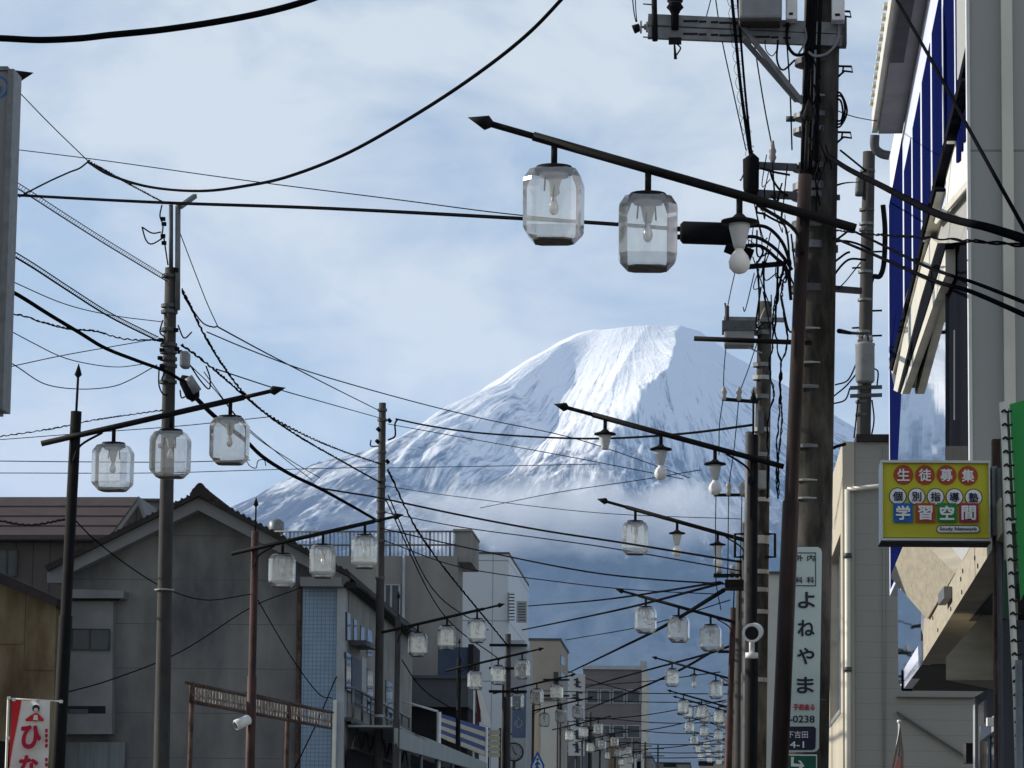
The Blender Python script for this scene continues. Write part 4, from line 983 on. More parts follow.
wire('lowest of the cables under the cloud from thin pole', [(383, 540), (460, 567), (560, 582), (636, 590), (715, 594)], .55, 71, 60)
wire('fine wire across the snow from thin pole under the dark cable', [(388, 424), (460, 437), (560, 455), (683, 479)], .45, 71, 60)
wire('fine wire across the dark slope into the cloud', [(385, 486), (460, 497), (600, 513), (741, 519)], .4, 71, 60)
wire('fine wire rising right through the cloud', [(480, 508), (560, 492), (640, 480), (700, 470)], .4, 90, 60)
wire('fine level wire with a bead across the left snow slope', [(388, 468), (440, 467), (500, 466), (600, 464)], .4, 71, 70)
wire('cable rising right to left of the cutout tray, upper', [(528, 606), (600, 600), (658, 592), (720, 582)], .8, 100, 46)
wire('cable rising right to left of the cutout tray, lower', [(522, 630), (590, 616), (643, 604), (722, 583)], .9, 103, 46)
wire('cable rising steeply from the mauve building towards the cutout tray', [(566, 674), (620, 648), (668, 624), (724, 590)], .9, 200, 50)
wire('cable rising from mauve building roof to the right posts, first', [(584, 688), (640, 672), (707, 654), (735, 644)], .8, 200, 84)
wire('cable rising from mauve building roof to the right posts, second', [(580, 712), (640, 688), (680, 670), (715, 650)], .8, 200, 84)
FW = 'thin wires strung across the far end of the street'
for k, (a, c, q) in enumerate((((520, 690), (730, 694), 1), ((560, 698), (733, 702), 2), ((565, 722), (726, 700), 4), ((590, 735), (726, 712), 5), ((600, 718), (728, 722), 3), ((610, 728), (728, 734), 2), ((600, 741), (728, 744), 2), ((620, 750), (728, 738), 3), ((560, 668), (640, 694), 2), ((640, 752), (726, 752), 1), ((566, 640), (730, 600), 5), ((560, 686), (720, 672), 3), ((600, 757), (727, 757), 1))):
    mid = ((a[0] + c[0]) / 2, (a[1] + c[1]) / 2 + q)
    wire('thin wire strung across the far end of the street', [a, mid, c], .5, 150 + k * 9, 120 + k * 6, group=FW)
for a, mid, c in (((388, 470), (425, 542), (508, 646)), ((386, 500), (440, 610), (500, 660)), ((388, 495), (432, 588), (488, 630))):
    wire('bundle of dark cables descending from the thin pole past the white panelled building', [a, mid, c], .9 if c[0] == 508 else .6, 71, 103, group='cables descending from the thin pole', twist=(1.1, 26, 2) if c[0] == 508 else None, name='cable_bundle', cat='cable')
wire('cable hanging from brown lamp post across the dark navy shopfront', [(402, 660), (415, 680), (430, 695), (458, 712)], .6, 71, 86)
wire('wire crossing the grey gable wall, lower left to right', [(60, 694), (110, 680), (180, 652), (250, 608), (300, 588)], .6, 45, 64)
wire('slack wire drooping across the grey gable wall top', [(75, 520), (95, 540), (130, 567), (165, 588), (205, 600), (252, 594)], .6, 35, 50)
wire('wire slanting down over the blue tile wall', [(252, 590), (290, 655), (318, 693), (332, 698)], .6, 52, 68)
wire('service wire rising over the blue tile wall to the facade', [(295, 768), (318, 720), (335, 680), (345, 660)], .7, 60, 72)
wire('wire hanging across the left lamp into the ochre house', [(-4, 520), (30, 525), (66, 519)], 1.2, 37, 35, twist=(1.2, 12, 2))
# right side
wire('thick black cable from the thick concrete pole across the grey cladding', [(828, 156), (850, 170), (880, 185), (940, 215), (990, 228), (1034, 242)], 3.3, 25, 11.5, name='overhead_cable', cat='cable')
wire('straight cable slanting down from top right across the blue panels', [(892, -8), (930, 58), (975, 140), (1036, 250)], 2.1, 16, 11.5, name='overhead_cable', cat='cable')
wire('thin doubled cable running level across the grey cladding', [(834, 230), (870, 234), (945, 239), (985, 242), (1034, 247)], 1.0, 25, 11.5, twist=(2.2, 110, 2))
wire('upper of two black cables sloping across the dark window column', [(830, 220), (870, 239), (930, 268), (975, 283), (1034, 306)], 1.4, 25, 11.5, name='overhead_cable', cat='cable')
wire('lower of two black cables sloping across the dark window column', [(834, 238), (870, 253), (935, 281), (972, 292), (1034, 319)], 1.8, 25, 11.5, name='overhead_cable', cat='cable')
wire('thin wire from cable coil to the blue shop eave', [(838, 111), (855, 117), (882, 122)], .5, 25, 33)
wire('thin slack wire between two poles at right', [(834, 186), (845, 183), (858, 182)], .7, 25, 58)
wire('short stub cable above the thick cable at right', [(840, 150), (850, 158), (866, 171)], 1.1, 25)
wire('thick vertical cable bundle descending from the crossarm to the splice case', [(731, -10), (735, 30), (741, 90), (748, 140), (751, 158)], 1.9, 24.8, coil=(5.5, 13, .3, 0), name='cable_bundle', cat='cable')
wire('second thick strand beside the vertical cable bundle', [(737, -10), (740, 30), (745, 90), (750, 140), (752, 158)], 1.4, 24.8, name='cable_bundle', cat='cable')
wire('thin wire slanting left of the vertical cable bundle', [(715, -5), (722, 40), (735, 100), (746, 150)], .7, 24.9)
wire('thin wire crossing up left above the crossarm', [(712, -5), (706, 18)], .6, 25)
wire('thin wire from crossarm down to the pin insulator', [(754, 40), (758, 68), (765, 110), (772, 146)], .8, 24.9)
wire('pair of wires rising from the strain insulator at crossarm end', [(632, -6), (634, 12), (636, 22)], .7, 24.8, group='wires at the crossarm end')
wire('pair of wires rising from the strain insulator at crossarm end', [(635, -6), (636, 12), (637, 22)], .6, 24.8, group='wires at the crossarm end')
wire('long straight wire beside the thick concrete pole, left of it', [(786, 30), (790, 90), (792, 150)], .9, 24.9)
# ------------------------------------------------------------------ left row of houses
def pxprism(mb, pts, Y, depth):
    return mb.prism([at(x, y, Y) for x, y in pts], (0, depth, 0))
def planeprism(mb, pts, X, thick, k=0.0):
    n = Vector((1, -k, 0)).normalized()
    return mb.prism([atX(x, y, X, k) for x, y in pts], n * thick)
def root_at(name, label, cat, px, Y, group=None):
    p = at(px, 768, Y); p.z = gz(Y)
    return thing(name, label, cat, p, group)
def window(parent, xa, ya, xb, yb, Y, fm, pm, fw=1.2, mull=(), name='window'):
    """framed pane on a wall facing the camera"""
    b = MB()
    for (p, q, r_, s) in ((xa, ya, xb, ya + fw), (xa, yb - fw, xb, yb), (xa, ya + fw, xa + fw, yb - fw), (xb - fw, ya + fw, xb, yb - fw)):
        b.b2(at(p, q, Y - .05), at(r_, s, Y + .02))
    for mx_ in mull: b.b2(at(mx_ - fw / 2, ya + fw, Y - .04), at(mx_ + fw / 2, yb - fw, Y + .02))
    f = b.obj(name, fm, parent)
    b = MB(); b.b2(at(xa + fw * .5, ya + fw * .5, Y - .012), at(xb - fw * .5, yb - fw * .5, Y + .01)); b.obj('pane', pm, f)
    return f
def fb(b, xa, ya, xb, yb, Y, d):            # box with its front face at distance Y
    p, q = at(xa, ya, Y), at(xb, yb, Y); return b.b2((p.x, Y, p.z), (q.x, Y + d, q.z))
GB = lambda px, Y: Vector((at(px, 700, Y).x, Y, gz(Y)))
# grey gabled house
Yg, XF = 70.0, -7.55
hs = root_at('gabled_house', 'grey mortar house with a wide gable and dark tiled roof, left of the street', 'house', 200, Yg)
b = MB(); b.prism([at(62, 578, Yg), at(198, 509, Yg), at(345, 586, Yg), Vector((at(345, 700, Yg).x, Yg, gz(Yg))), Vector((at(62, 700, Yg).x, Yg, gz(Yg)))], (0, 15.5, 0)); b.obj('wall', M['mortar'], hs)
b = MB()
pxprism(b, [(44, 566), (198, 491.5), (198, 496.5), (47, 571)], Yg - .65, 16.6); pxprism(b, [(198, 491.5), (350, 572), (350, 577), (198, 496.5)], Yg - .65, 16.6)
rf = b.obj('roof', M['dark_roof'], hs)
b = MB()
pxprism(b, [(47, 571.5), (198, 497), (198, 510), (62, 577), (62, 583), (47, 583)], Yg - .5, .45); pxprism(b, [(198, 497), (349, 577.5), (342, 585), (198, 510)], Yg - .5, .45)
b.obj('bargeboard', M['mortar_trim'], hs)
b = MB()
for x, y, r_ in ((200, 490, .13), (196, 492, .10), (204.5, 493, .11), (200, 487, .09), (193, 494.5, .07), (208, 497, .07)):
    b.tube([at(x, y, Yg - .72), at(x, y, Yg - .4)], r_, 10)
b.tube([at(199, 489.5, Yg - .5), at(199, 489.5, Yg - .5) + Vector((0, 16.4, 0))], .11, 8)
b.obj('ridge_ornament', M['dark_roof'], rf)
b = MB()
for k in range(26):                               # tile ends along both slopes
    f_ = (k + .5) / 26
    for (xa, ya, xb, yb) in ((46, 566.5, 196, 492.5), (200, 492.5, 349, 572)):
        q = at(xa + (xb - xa) * f_, ya + (yb - ya) * f_ - .6, Yg - .66)
        b.tube([q, q + Vector((0, .25, 0))], .028, 6)
b.obj('tile_ends', M['dark_roof'], rf)
b = MB(); pxprism(b, [(66, 597), (113, 597), (112, 734), (64, 734)], Yg - .35, .34); bay = b.obj('bay', M['mortar_trim'], hs)
b = MB(); pxprism(b, [(66, 592), (124, 592), (123, 598), (66, 598)], Yg - .6, .6); pxprism(b, [(64, 589), (124, 590.5), (124, 592), (66, 592)], Yg - .6, .62); b.obj('bay_ledge', M['mortar_trim'], bay)
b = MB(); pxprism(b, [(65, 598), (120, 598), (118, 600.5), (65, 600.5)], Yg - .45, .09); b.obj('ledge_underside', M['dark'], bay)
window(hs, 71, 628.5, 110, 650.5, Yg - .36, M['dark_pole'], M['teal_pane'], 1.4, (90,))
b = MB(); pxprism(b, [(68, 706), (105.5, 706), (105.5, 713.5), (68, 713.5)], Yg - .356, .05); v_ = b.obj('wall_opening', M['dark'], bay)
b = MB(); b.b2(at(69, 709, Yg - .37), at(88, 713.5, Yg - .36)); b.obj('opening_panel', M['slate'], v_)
b = MB()
for k in range(4): b.b2(at(64 + k * 15.2, 742, Yg - .06 - .02 * (k % 2)), at(78.4 + k * 15.2, 800, Yg - .02))
b.obj('shutter', M['teal_pane'] if False else mat('dull_blue_shutter', (0.15, 0.18, 0.19), .6, 0, .2, 2, (4, 1, .3)), hs)
b = MB(); b.prism([at(303, 585, Yg - .13), at(337, 585, Yg - .13), GB(337, Yg - .13), GB(303, Yg - .13)], (0, .12, 0)); b.obj('tiled_wall', M['blue_tile'], hs)
b = MB(); b.prism([at(337.2, 583, Yg - .22), at(345.5, 583, Yg - .22), GB(345.5, Yg - .22), GB(337.2, Yg - .22)], (0, .5, 0)); b.obj('corner_pilaster', M['pale_trim'], hs)
b = MB(); b.b2(at(300, 586, Yg - .7), at(345, 580, Yg - .02)); b.obj('tile_wall_cap', M['mortar_trim'], hs)
b = MB(); b.tube([at(299.5, 587, Yg - .12), GB(299.5, Yg - .12)], .05, 8); b.tube([at(299.5, 587, Yg - .12), at(303, 583, Yg - .3)], .05, 8); b.obj('downpipe', M['rust'], hs)
b = MB(); b.tube([at(335, 700, Yg - .3), GB(335, Yg - .3)], .045, 8); b.obj('downpipe', M['cream_metal'], hs)
# street front of the gabled house
def fwin(pts, mname, name, parent=hs, X=XF + .02, th=-.05): 
    b = MB(); planeprism(b, pts, X, th); return b.obj(name, M[mname], parent)
b = MB(); b.prism([Vector((XF + .003, Yg + .3, gz(Yg))), Vector((XF + .003, Yg + .3, at(345, 588, Yg).z)), Vector((XF + .003, Yg + 15.4, at(345, 588, Yg).z)), Vector((XF + .003, Yg + 15.4, gz(Yg + 15)))], (-.2, 0, 0)); b.obj('street_wall', mat('worn_street_wall', (0.24, 0.235, 0.22), .9, 0, .25, 1.2), hs)
b = MB(); za = at(345, 588, Yg).z; b.b2((XF - .1, Yg - .3, za - .02), (XF + .2, Yg + 16, za + .1)); b.obj('street_eave', M['dark_roof'], hs)
b = MB(); b.tube([(XF + .25, Yg - .3, za + .03), (XF + .25, Yg + 16, za + .0)], .05, 8); b.obj('gutter', M['dark_pole'], hs)
for xa, ya, xb, yb in ((347.5, 612, 350.5, 640), (354, 619, 357, 640), (361, 625, 364.5, 645), (367.5, 629, 372, 656), (376, 636, 380, 660)):
    fwin([(xa, ya), (xb, ya + (xb - xa) * .55), (xb, yb), (xa, yb)], 'dark_pane', 'slot_window')
fwin([(346.5, 652), (351, 655), (351, 694), (346.5, 690)], 'dark_pane', 'window')
fwin([(352, 656), (361, 661), (361, 708), (352, 703)], 'navy', 'wall_panel')
fwin([(362, 656), (366.5, 659), (366.5, 712), (362, 709)], 'pale_trim', 'wall_panel')
fwin([(367.5, 668), (373, 671), (373, 716), (367.5, 712)], 'dark_pane', 'window')
fwin([(386, 680), (392.5, 684), (392.5, 724), (386, 720)], 'dark_pane', 'window')
fwin([(349.5, 640), (361, 645), (361, 650), (349.5, 645)], 'slate', 'window_hood', th=.35)
# balcony
bal = []
b = MB()
Xb = XF + .16
bal_pt = lambda Y, z: Vector((Xb, Y, z))
zb = at(345, 709, 66.5).z; zr = at(340, 678, 66.5).z
b.b2((XF, Yg - .1, zb - .08), (Xb, Yg + 13, zb)); bf = b.obj('balcony_floor', M['slate'], hs)
b = MB()
for z, r_ in ((zr, .035), (zr - .28, .018)): b.tube([bal_pt(Yg - .1, z), bal_pt(Yg + 13, z)], r_, 6)
for k in range(8): b.tube([bal_pt(Yg - .1 + k * 1.87, zb), bal_pt(Yg - .1 + k * 1.87, zr)], .028, 6)
b.tube([bal_pt(Yg - .1, zr), Vector((XF, Yg - .1, zr))], .03, 6)
b.obj('balcony_rail', M['galv'], bf)
b = MB(); b.tube([bal_pt(Yg - .1, zb - .1), bal_pt(Yg + 13, zb - .1)], .035, 6); b.tube([bal_pt(Yg - .1, zb - .62), bal_pt(Yg + 13, zb - .62)], .035, 6)
for k in range(14):
    b.tube([bal_pt(Yg - .1 + k * .93, zb - (.1 if k % 2 else .62)), bal_pt(Yg + .83 + k * .93, zb - (.62 if k % 2 else .1))], .024, 5)
b.obj('canopy_truss', M['galv_dark'], bf)
b = MB(); b.prism([Vector((Xb - .05, Yg - .05, zb - .66)), Vector((Xb - .05, Yg - .05, gz(Yg) + .3)), Vector((Xb - .05, Yg + 13, gz(Yg) + .4)), Vector((Xb - .05, Yg + 13, zb - .66))], (-.06, 0, 0)); b.obj('shade_sheet', M['dark'], hs)  # near-black sheet; the shade under the canopy is put into its colour

# brown-roofed house behind
Yr = 90
h2 = root_at('brown_roof_house', 'dark house with a stepped brown metal roof, behind the ochre shed at left', 'house', 60, Yr)
b = MB(); b.prism([at(-60, 533, Yr), at(112, 533, Yr), GB(112, Yr), GB(-60, Yr)], (0, 7, 0)); b.prism([at(112, 533, Yr), at(137, 502.5, Yr), at(145, 520, Yr), GB(145, Yr), GB(112, Yr)], (0, 6.5, 0)); b.obj('wall', M['dark_siding'], h2)
b = MB()
for k in range(4):
    f0, f1 = k / 4, (k + 1) / 4
    def rp(f, x0, x1): return at(x0 + (x1 - x0) * f, 536 - 39 * f, Yr - .5 + 3.2 * f)
    A_, B_, C_, D_ = rp(f0, -60, -60), rp(f0, 110, 138), rp(f1, 110, 138), rp(f1, -60, -60)
    b.prism([A_, B_, C_, D_], (0, .04, -.10)); 
    b.prism([A_ + Vector((0, -.03, .03)), B_ + Vector((0, -.03, .03)), B_ + Vector((0, -.03, -.09)), A_ + Vector((0, -.03, -.09))], (0, .06, 0))
rf2 = b.obj('roof', M['brown_roof'], h2)
b = MB(); pxprism(b, [(-60, 536), (110, 537), (110, 541), (-60, 540)], Yr - .5, .5); b.obj('eave_board', M['dark_roof'], rf2)
b = MB(); b.prism([at(109, 539, Yr - .55), at(138, 500, Yr - .4), at(139.5, 503, Yr - .4), at(113, 540, Yr - .55)], (0, .1, 0)); b.prism([at(138, 496, Yr - .42), at(146, 518, Yr - .4), at(143.5, 519, Yr - .4), at(137, 501, Yr - .42)], (0, 3, 0)); b.obj('bargeboard', M['mortar_trim'], rf2)
window(h2, -12, 549, 17.5, 577, Yr - .02, M['dark_pole'], M['teal_pane'], 1.5, (7,))
h3 = root_at('grey_roof_shed', 'small plain grey roof peeping out between brown roof and gable', 'house', 160, 97)
b = MB(); b.prism([at(140, 499, 97), at(168, 500, 97), GB(168, 97), GB(140, 97)], (0, 4, 0)); b.obj('wall', M['mortar'], h3)
b = MB(); fb(b, 139, 500.5, 169, 498.5, 96.8, 4.4); b.obj('roof', M['slate'], h3)

# ochre shed
Yo = 69
h4 = root_at('ochre_shed', 'low shed with stained ochre wall panels and a dark sloping eave at left edge', 'shed', 20, Yo)
b = MB(); b.prism([at(-60, 560, Yo), at(56, 606, Yo), GB(56, Yo), GB(-60, Yo)], (0, .8, 0)); b.obj('wall', M['ochre'], h4)
b = MB(); b.prism([at(-60, 545, Yo - .5), at(57, 598, Yo - .5), at(56.5, 606, Yo - .5), at(-60, 560, Yo - .5)], (0, 1.35, 0)); b.obj('roof', M['dark_roof'], h4)
b = MB(); b.b2(at(-20, 641, Yo - .03), at(22, 644, Yo - .003)); b.b2(at(25, 668, Yo - .03), at(55, 670, Yo - .003)); b.obj('batten', M['ochre'], h4)
b = MB(); b.b2(at(-40, 740, Yo - 1.2), at(8, 800, Yo - .1)); o = b.obj('storage_locker', M['dark']); tag(o, 'black locker standing against ochre shed at the bottom left corner', 'locker')

# dark grey-beige block with rooftop railing
Yb = 108
h5 = root_at('concrete_block', 'grey-beige flat-roofed block with a rooftop railing, behind the gabled house', 'building', 400, Yb)
b = MB(); b.prism([at(250, 556, Yb), at(457, 556, Yb), GB(457, Yb), GB(250, Yb)], (0, 2.6, 0)); b.obj('wall', M['grey_conc'], h5)
b = MB(); fb(b, 455, 531, 471, 562, Yb + .3, 3.6); fb(b, 453, 531, 472, 529, Yb + .2, 3.8); b.obj('stair_tower', M['grey_conc'], h5)
b = MB()
for y in (531.5, 545): b.tube([at(250, y, Yb + .2), at(456, y, Yb + .2)], .032, 5)
for k in range(52): b.tube([at(250 + k * 4, 531.5, Yb + .2), at(250 + k * 4, 556, Yb + .2)], .03 if k % 5 == 0 else .016, 4)
b.obj('roof_railing', M['galv'], h5)
window(h5, 384, 584, 400, 624, Yb - .02, M['pale_trim'], M['teal_pane'], 1.5, (391,))
b = MB(); b.tube([at(404, 556, Yb - .1), GB(404, Yb - .1)], .05, 6); b.obj('downpipe', M['pale_trim'], h5)
b = MB(); b.lathe([(.22, -.25), (.25, -.1), (.25, .15), (.12, .25)], at(276.5, 527, Yb + 1), 14); b.tube([at(276.5, 535, Yb + 1), at(276.5, 556, Yb + 1)], .06, 6); b.obj('roof_vent', M['galv'], h5)
# navy low shopfront in front of it
h6 = root_at('slate_shopfront', 'low dark slate shopfront with a navy box on its roof, beyond the gabled house', 'shop', 436, 100)
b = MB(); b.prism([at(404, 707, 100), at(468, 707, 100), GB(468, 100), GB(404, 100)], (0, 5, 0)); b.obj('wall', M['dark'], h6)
b = MB(); fb(b, 404, 678, 468, 707, 99.4, 5.5); fb(b, 403, 678, 469, 675.5, 99.3, 5.7); b.obj('fascia', M['slate'], h6)
b = MB(); fb(b, 438, 647, 468, 676, 104, 3); b.obj('roof_box', M['navy'], h6)
b = MB(); fb(b, 468.2, 644, 473, 676, 103.9, 3); b.obj('box_side_panel', M['dark'], h6)
# white panelled building
Yw = 118
h7 = root_at('white_panelled_building', 'tall pale building of large white square panels with a wall vent, mid left', 'building', 490, Yw)
xl, xr = at(459, 600, Yw).x, at(508, 600, Yw).x; zt = at(480, 554, Yw).z
b = MB(); b.b2((xl, Yw, gz(Yw)), (xr, Yw + 13, zt)); b.obj('wall', M['white_panel'], h7)
b = MB(); b.b2((xl - .03, Yw - .03, zt), (xr + .03, Yw + 13, zt + .07)); b.obj('parapet_cap', M['slate'], h7)
b = MB()
for k in range(9): b.b2(at(508 + .2, 593.5 + k * 3.2, Yw - .2), at(515, 595 + k * 3.2, Yw + .3))
b.b2(at(507.5, 592, Yw - .1), at(509, 623, Yw + .3)); b.obj('vent_slats', M['pale_trim'], h7)
b = MB(); b.b2(at(516.5, 601, Yw - .15), at(527, 622.5, Yw + .25)); vb = b.obj('vent_box', M['pale_trim'], h7)
b = MB()
for k in range(7): b.b2(at(518, 603.2 + k * 2.7, Yw - .17), at(525.5, 604.4 + k * 2.7, Yw - .152))
b.obj('vent_louvre', M['galv_dark'], vb)
b = MB(); fb(b, 508.2, 640, 524.5, 645, Yw - .3, .9); fb(b, 508.2, 645.1, 525, 780, Yw + .2, 4); b.obj('annex', M['pale_trim'], h7)
# blue vertical banner sign and the clock
o = root_at('vertical_sign', 'faded blue vertical shop sign board above the round clock', 'sign board', 518, 112)
b = MB(); b.b2(at(512.5, 692, 112), at(526, 738, 112.25)); b.obj('board', mat('faded_blue_board', (0.12, 0.17, 0.26), .5, 0, .15, 1.5), o)
text('心', 518.5, 722, 8.5, 11, 111.996, M['pale_trim'], o, 'sign_character', bold=.01)
b = MB(); b.tube([at(510, 700, 112.1), at(512.6, 700, 112.1)], .04, 6); b.tube([at(510, 734, 112.1), at(512.6, 734, 112.1)], .04, 6); b.obj('bracket', M['galv_dark'], o)
ck = root_at('street_clock', 'round pale-faced clock half behind the stout dark pole, lower left of centre', 'clock', 514, 107)
c = at(514, 752, 107)
b = MB(); b.tube([c + Vector((0, 0, 0)), c + Vector((0, .2, 0))], .30, 28); b.obj('case', M['dark_pole'], ck)
b = MB(); b.tube([c + Vector((0, -.012, 0)), c + Vector((0, -.004, 0))], .25, 28); fc = b.obj('dial', M['pale_trim'], ck)
b = MB()
for k in range(12):
    a = k * math.pi / 6; q = c + Vector((math.sin(a) * .21, -.018, math.cos(a) * .21)); b.box(q, (.025, .006, .025))
for a, l in ((2.4, .13), (-.35, .18)): b.tube([c + Vector((0, -.02, 0)), c + Vector((math.sin(a) * l, -.02, math.cos(a) * l))], .012, 5)
b.obj('clock_hands', M['s_ink'], fc)
b = MB(); b.tube([c + Vector((0, .1, -.29)), Vector((c.x, 107.1, gz(107)))], .05, 8); b.obj('clock_post', M['dark_pole'], ck)
# pedestrian sign
ps = root_at('crossing_sign', 'blue five-sided pedestrian crossing sign with white walking figure, below the beige block', 'road sign', 537, 110)
Ys = 110
b = MB(); pxprism(b, [(537.5, 751), (544.5, 765), (544, 775), (531, 775), (530.5, 765)], Ys, .02); b.obj('plate', M['s_blue'], ps)
b = MB(); pxprism(b, [(537.5, 755), (542.6, 766), (542, 772.5), (533, 772.5), (532.4, 766)], Ys - .006, .004); b.obj('white_triangle', M['s_white'], ps)
b = MB()
b.tube([at(537.6, 759.3, Ys - .012), at(537.6, 759.3, Ys - .008)], .045, 10)
for p, q in (((537.5, 761), (537.2, 766)), ((537.2, 766), (534.6, 771)), ((537.2, 766), (540, 771)), ((537.4, 762), (535.2, 765)), ((537.4, 762), (540, 764.5))): b.tube([at(*p, Ys - .01), at(*q, Ys - .01)], .025, 5)
b.obj('walking_figure', M['s_blue'], ps)
b = MB(); b.tube([at(537.5, 753, Ys + .06), GB(537.5, Ys + .06)], .035, 8); b.obj('sign_post', M['galv'], ps)
# awnings
aw = root_at('striped_awning', 'navy and cream striped awning on white posts, beyond the gabled house', 'awning', 460, 84)
X_ = -6.62
tl, tr, br, bl = Vector((439, 713)), Vector((487, 728)), Vector((485.5, 756)), Vector((440, 737))
for k in range(6):
    f0, f1 = k / 6, (k + 1) / 6
    p = [tl.lerp(bl, f0), tr.lerp(br, f0), tr.lerp(br, f1), tl.lerp(bl, f1)]
    b = MB(); planeprism(b, [tuple(q) for q in p], X_, -.04); b.obj('awning_stripe', M['awning_blue' if k % 2 == 0 else 'awning_cream'], aw)
for px, ya in ((439, 712), (486.3, 727)):
    b = MB(); q = atX(px, ya, X_ + .03); b.tube([q, Vector((q.x, q.y, gz(q.y)))], .055, 8); b.obj('awning_post', M['white_plastic'], aw)
b = MB(); q0 = atX(438, 711.5, X_ + .02); b.tube([q0, q0 + Vector((-.9, 0, .25))], .03, 6); b.obj('awning_arm', M['white_plastic'], aw)
cn = root_at('arcade_canopy', 'long grey sheet canopy over the pavement, under the striped awning', 'canopy', 430, 72)
b = MB(); planeprism(b, [(398, 728), (430, 739), (487, 763), (487, 773), (398, 748)], -6.45, -.08); b.obj('fascia', M['canopy_sheet'], cn)
za = atX(398, 728, -6.45).z; b = MB(); b.b2((-7.5, 70, za + .02), (-6.45, 97, za + .06)); b.obj('canopy_roof', M['canopy_sheet'], cn)
for px in (399, 421, 437, 452, 462): 
    b = MB(); q = atX(px, 745 + (px - 398) * .3, -6.5); b.tube([q, Vector((q.x, q.y, gz(q.y)))], .045, 6); b.obj('canopy_post', M['galv'], cn)
ls = root_at('lattice_hoarding', 'small yellowish slatted hoarding just right of the striped awning', 'hoarding', 494, 101)
b = MB()
for k in range(5): b.b2(at(488, 730 + k * 5.6, 101), at(500, 734.6 + k * 5.6, 101.1))
b.obj('slat_panel', M['awning_cream'], ls)
for xa, xb in ((487.3, 489), (499, 500.6)):
    b = MB(); b.b2(at(xa, 728, 101.1), at(xb, 790, 101.2)); b.obj('frame_post', M['dark_pole'], ls)
fl = root_at('furled_flag', 'furled pale and red flag leaning in front of the white panelled building', 'flag', 479, 98)
b = MB(); b.prism([at(476, 685, 98), at(480, 690, 98), at(490, 722, 98), at(491, 727, 98), at(484, 724, 98), at(480, 708, 98)], (0, .12, 0)); b.obj('cloth', M['cloth_white'], fl)
b = MB(); b.prism([at(476, 688, 98.13), at(479, 692, 98.13), at(481, 722, 98.13), at(477, 722, 98.13)], (0, .05, 0)); b.obj('red_cloth', mat('maroon_cloth', (.11, .03, .035), .9), fl)
b = MB(); b.tube([at(474.5, 682, 98.1), GB(474.5, 98.1)], .03, 6); b.obj('flag_pole', M['white_plastic'], fl)
# beige block and farther ones
h8 = root_at('beige_block', 'plain beige rendered block with a blank front, left of the mauve-brown building', 'building', 545, 150)
xl, xr = at(529, 700, 150).x, at(559.5, 700, 150).x; zt = at(545, 640.5, 150).z
b = MB(); b.b2((xl, 150, gz(150)), (xr, 158.5, zt)); b.obj('wall', M['beige_far'], h8)
b = MB(); b.b2((xl - .05, 149.95, zt), (xr + .05, 158.6, zt + .1)); b.obj('parapet_cap', M['slate'], h8)
b = MB()
for y in (655, 672): planeprism(b, [(561, y), (564.5, y + 3), (564.5, y + 11), (561, y + 9)], xr + .02, -.03)
b.obj('side_window', M['dark_pane'], h8)
def lowhouse(label, xa, xb, y, Y, d, m, roofm='slate', wins=(), group=None):
    t = root_at('low_building', label, 'building', (xa + xb) / 2, Y, group)
    b = MB(); b.prism([at(xa, y, Y), at(xb, y, Y), GB(xb, Y), GB(xa, Y)], (0, d, 0)); b.obj('wall', M[m], t)
    b = MB(); fb(b, xa - .6, y, xb + .6, y - 1.6, Y - .2, d + .4); b.obj('roof', M[roofm], t)
    for w_ in wins: window(t, *w_, Y - .03, M['pale_trim'], M['dark_pane'], .8)
    return t
lowhouse('narrow cream building right below the beige block', 541, 556, 700, 148.5, 1.2, 'cream_strip')
lowhouse('dark two-storey shop standing behind the white vertical sign', 562, 583, 722, 190, 14, 'slate', wins=((565, 735, 572, 752),))
lowhouse('grey house with windows under the mauve-brown building', 585, 603, 730, 215, 12, 'grey_conc', wins=((588, 738, 593, 746), (596, 738, 601, 746)))
lowhouse('orange-brown shop front low down beyond the far left lamps', 601, 614, 736, 238, 15, 'ochre', 'dark_roof')
lowhouse('pale low shop near the far end, right of orange-brown shop', 614, 631, 748, 262, 20, 'cream_strip')
lowhouse('small grey house at far end of street, left of centre line', 632, 652, 757, 330, 20, 'grey_conc')
lowhouse('low dark roofed house closing the far end of the street', 655, 690, 764, 520, 20, 'mortar', 'dark_roof')
lowhouse('low pale house at the far end beneath the right lamp row', 700, 727, 763, 480, 20, 'beige_far', 'dark_roof')
h9 = root_at('mauve_building', 'mauve-brown office building with bands of windows and a pale right edge, far left', 'building', 612, 330)
xl, xr = at(583, 700, 330).x, at(641.5, 700, 330).x; zt = at(612, 669.5, 330).z
b = MB(); b.b2((xl, 330, gz(330)), (xr, 345, zt)); b.obj('wall', M['purple_brown'], h9)
b = MB(); b.b2((xr + .01, 329.8, gz(330)), (at(646.5, 700, 330).x, 345, zt + .1)); b.obj('end_wall', M['cream_strip'], h9)
b = MB(); b.b2((xl - .1, 329.7, zt), (xr, 345, zt + .35)); b.obj('parapet_cap', M['pale_trim'], h9)
for ya, yb in ((689.5, 703.5), (725, 738)):
    for xa, xb in ((586.5, 598.5), (600, 610.5), (612.5, 624.5), (626.5, 640.5)):
        window(h9, xa, ya, xb, yb, 329.95, M['pale_trim'], M['teal_pane'], .9)
b = MB(); fb(b, 640, 661, 646, 669, 333, 4); b.obj('roof_tank', M['pale_trim'], h9)
vs = root_at('vertical_sign', 'tall white vertical shop sign with bold black brush characters, before the mauve-brown building', 'sign board', 576, 186)
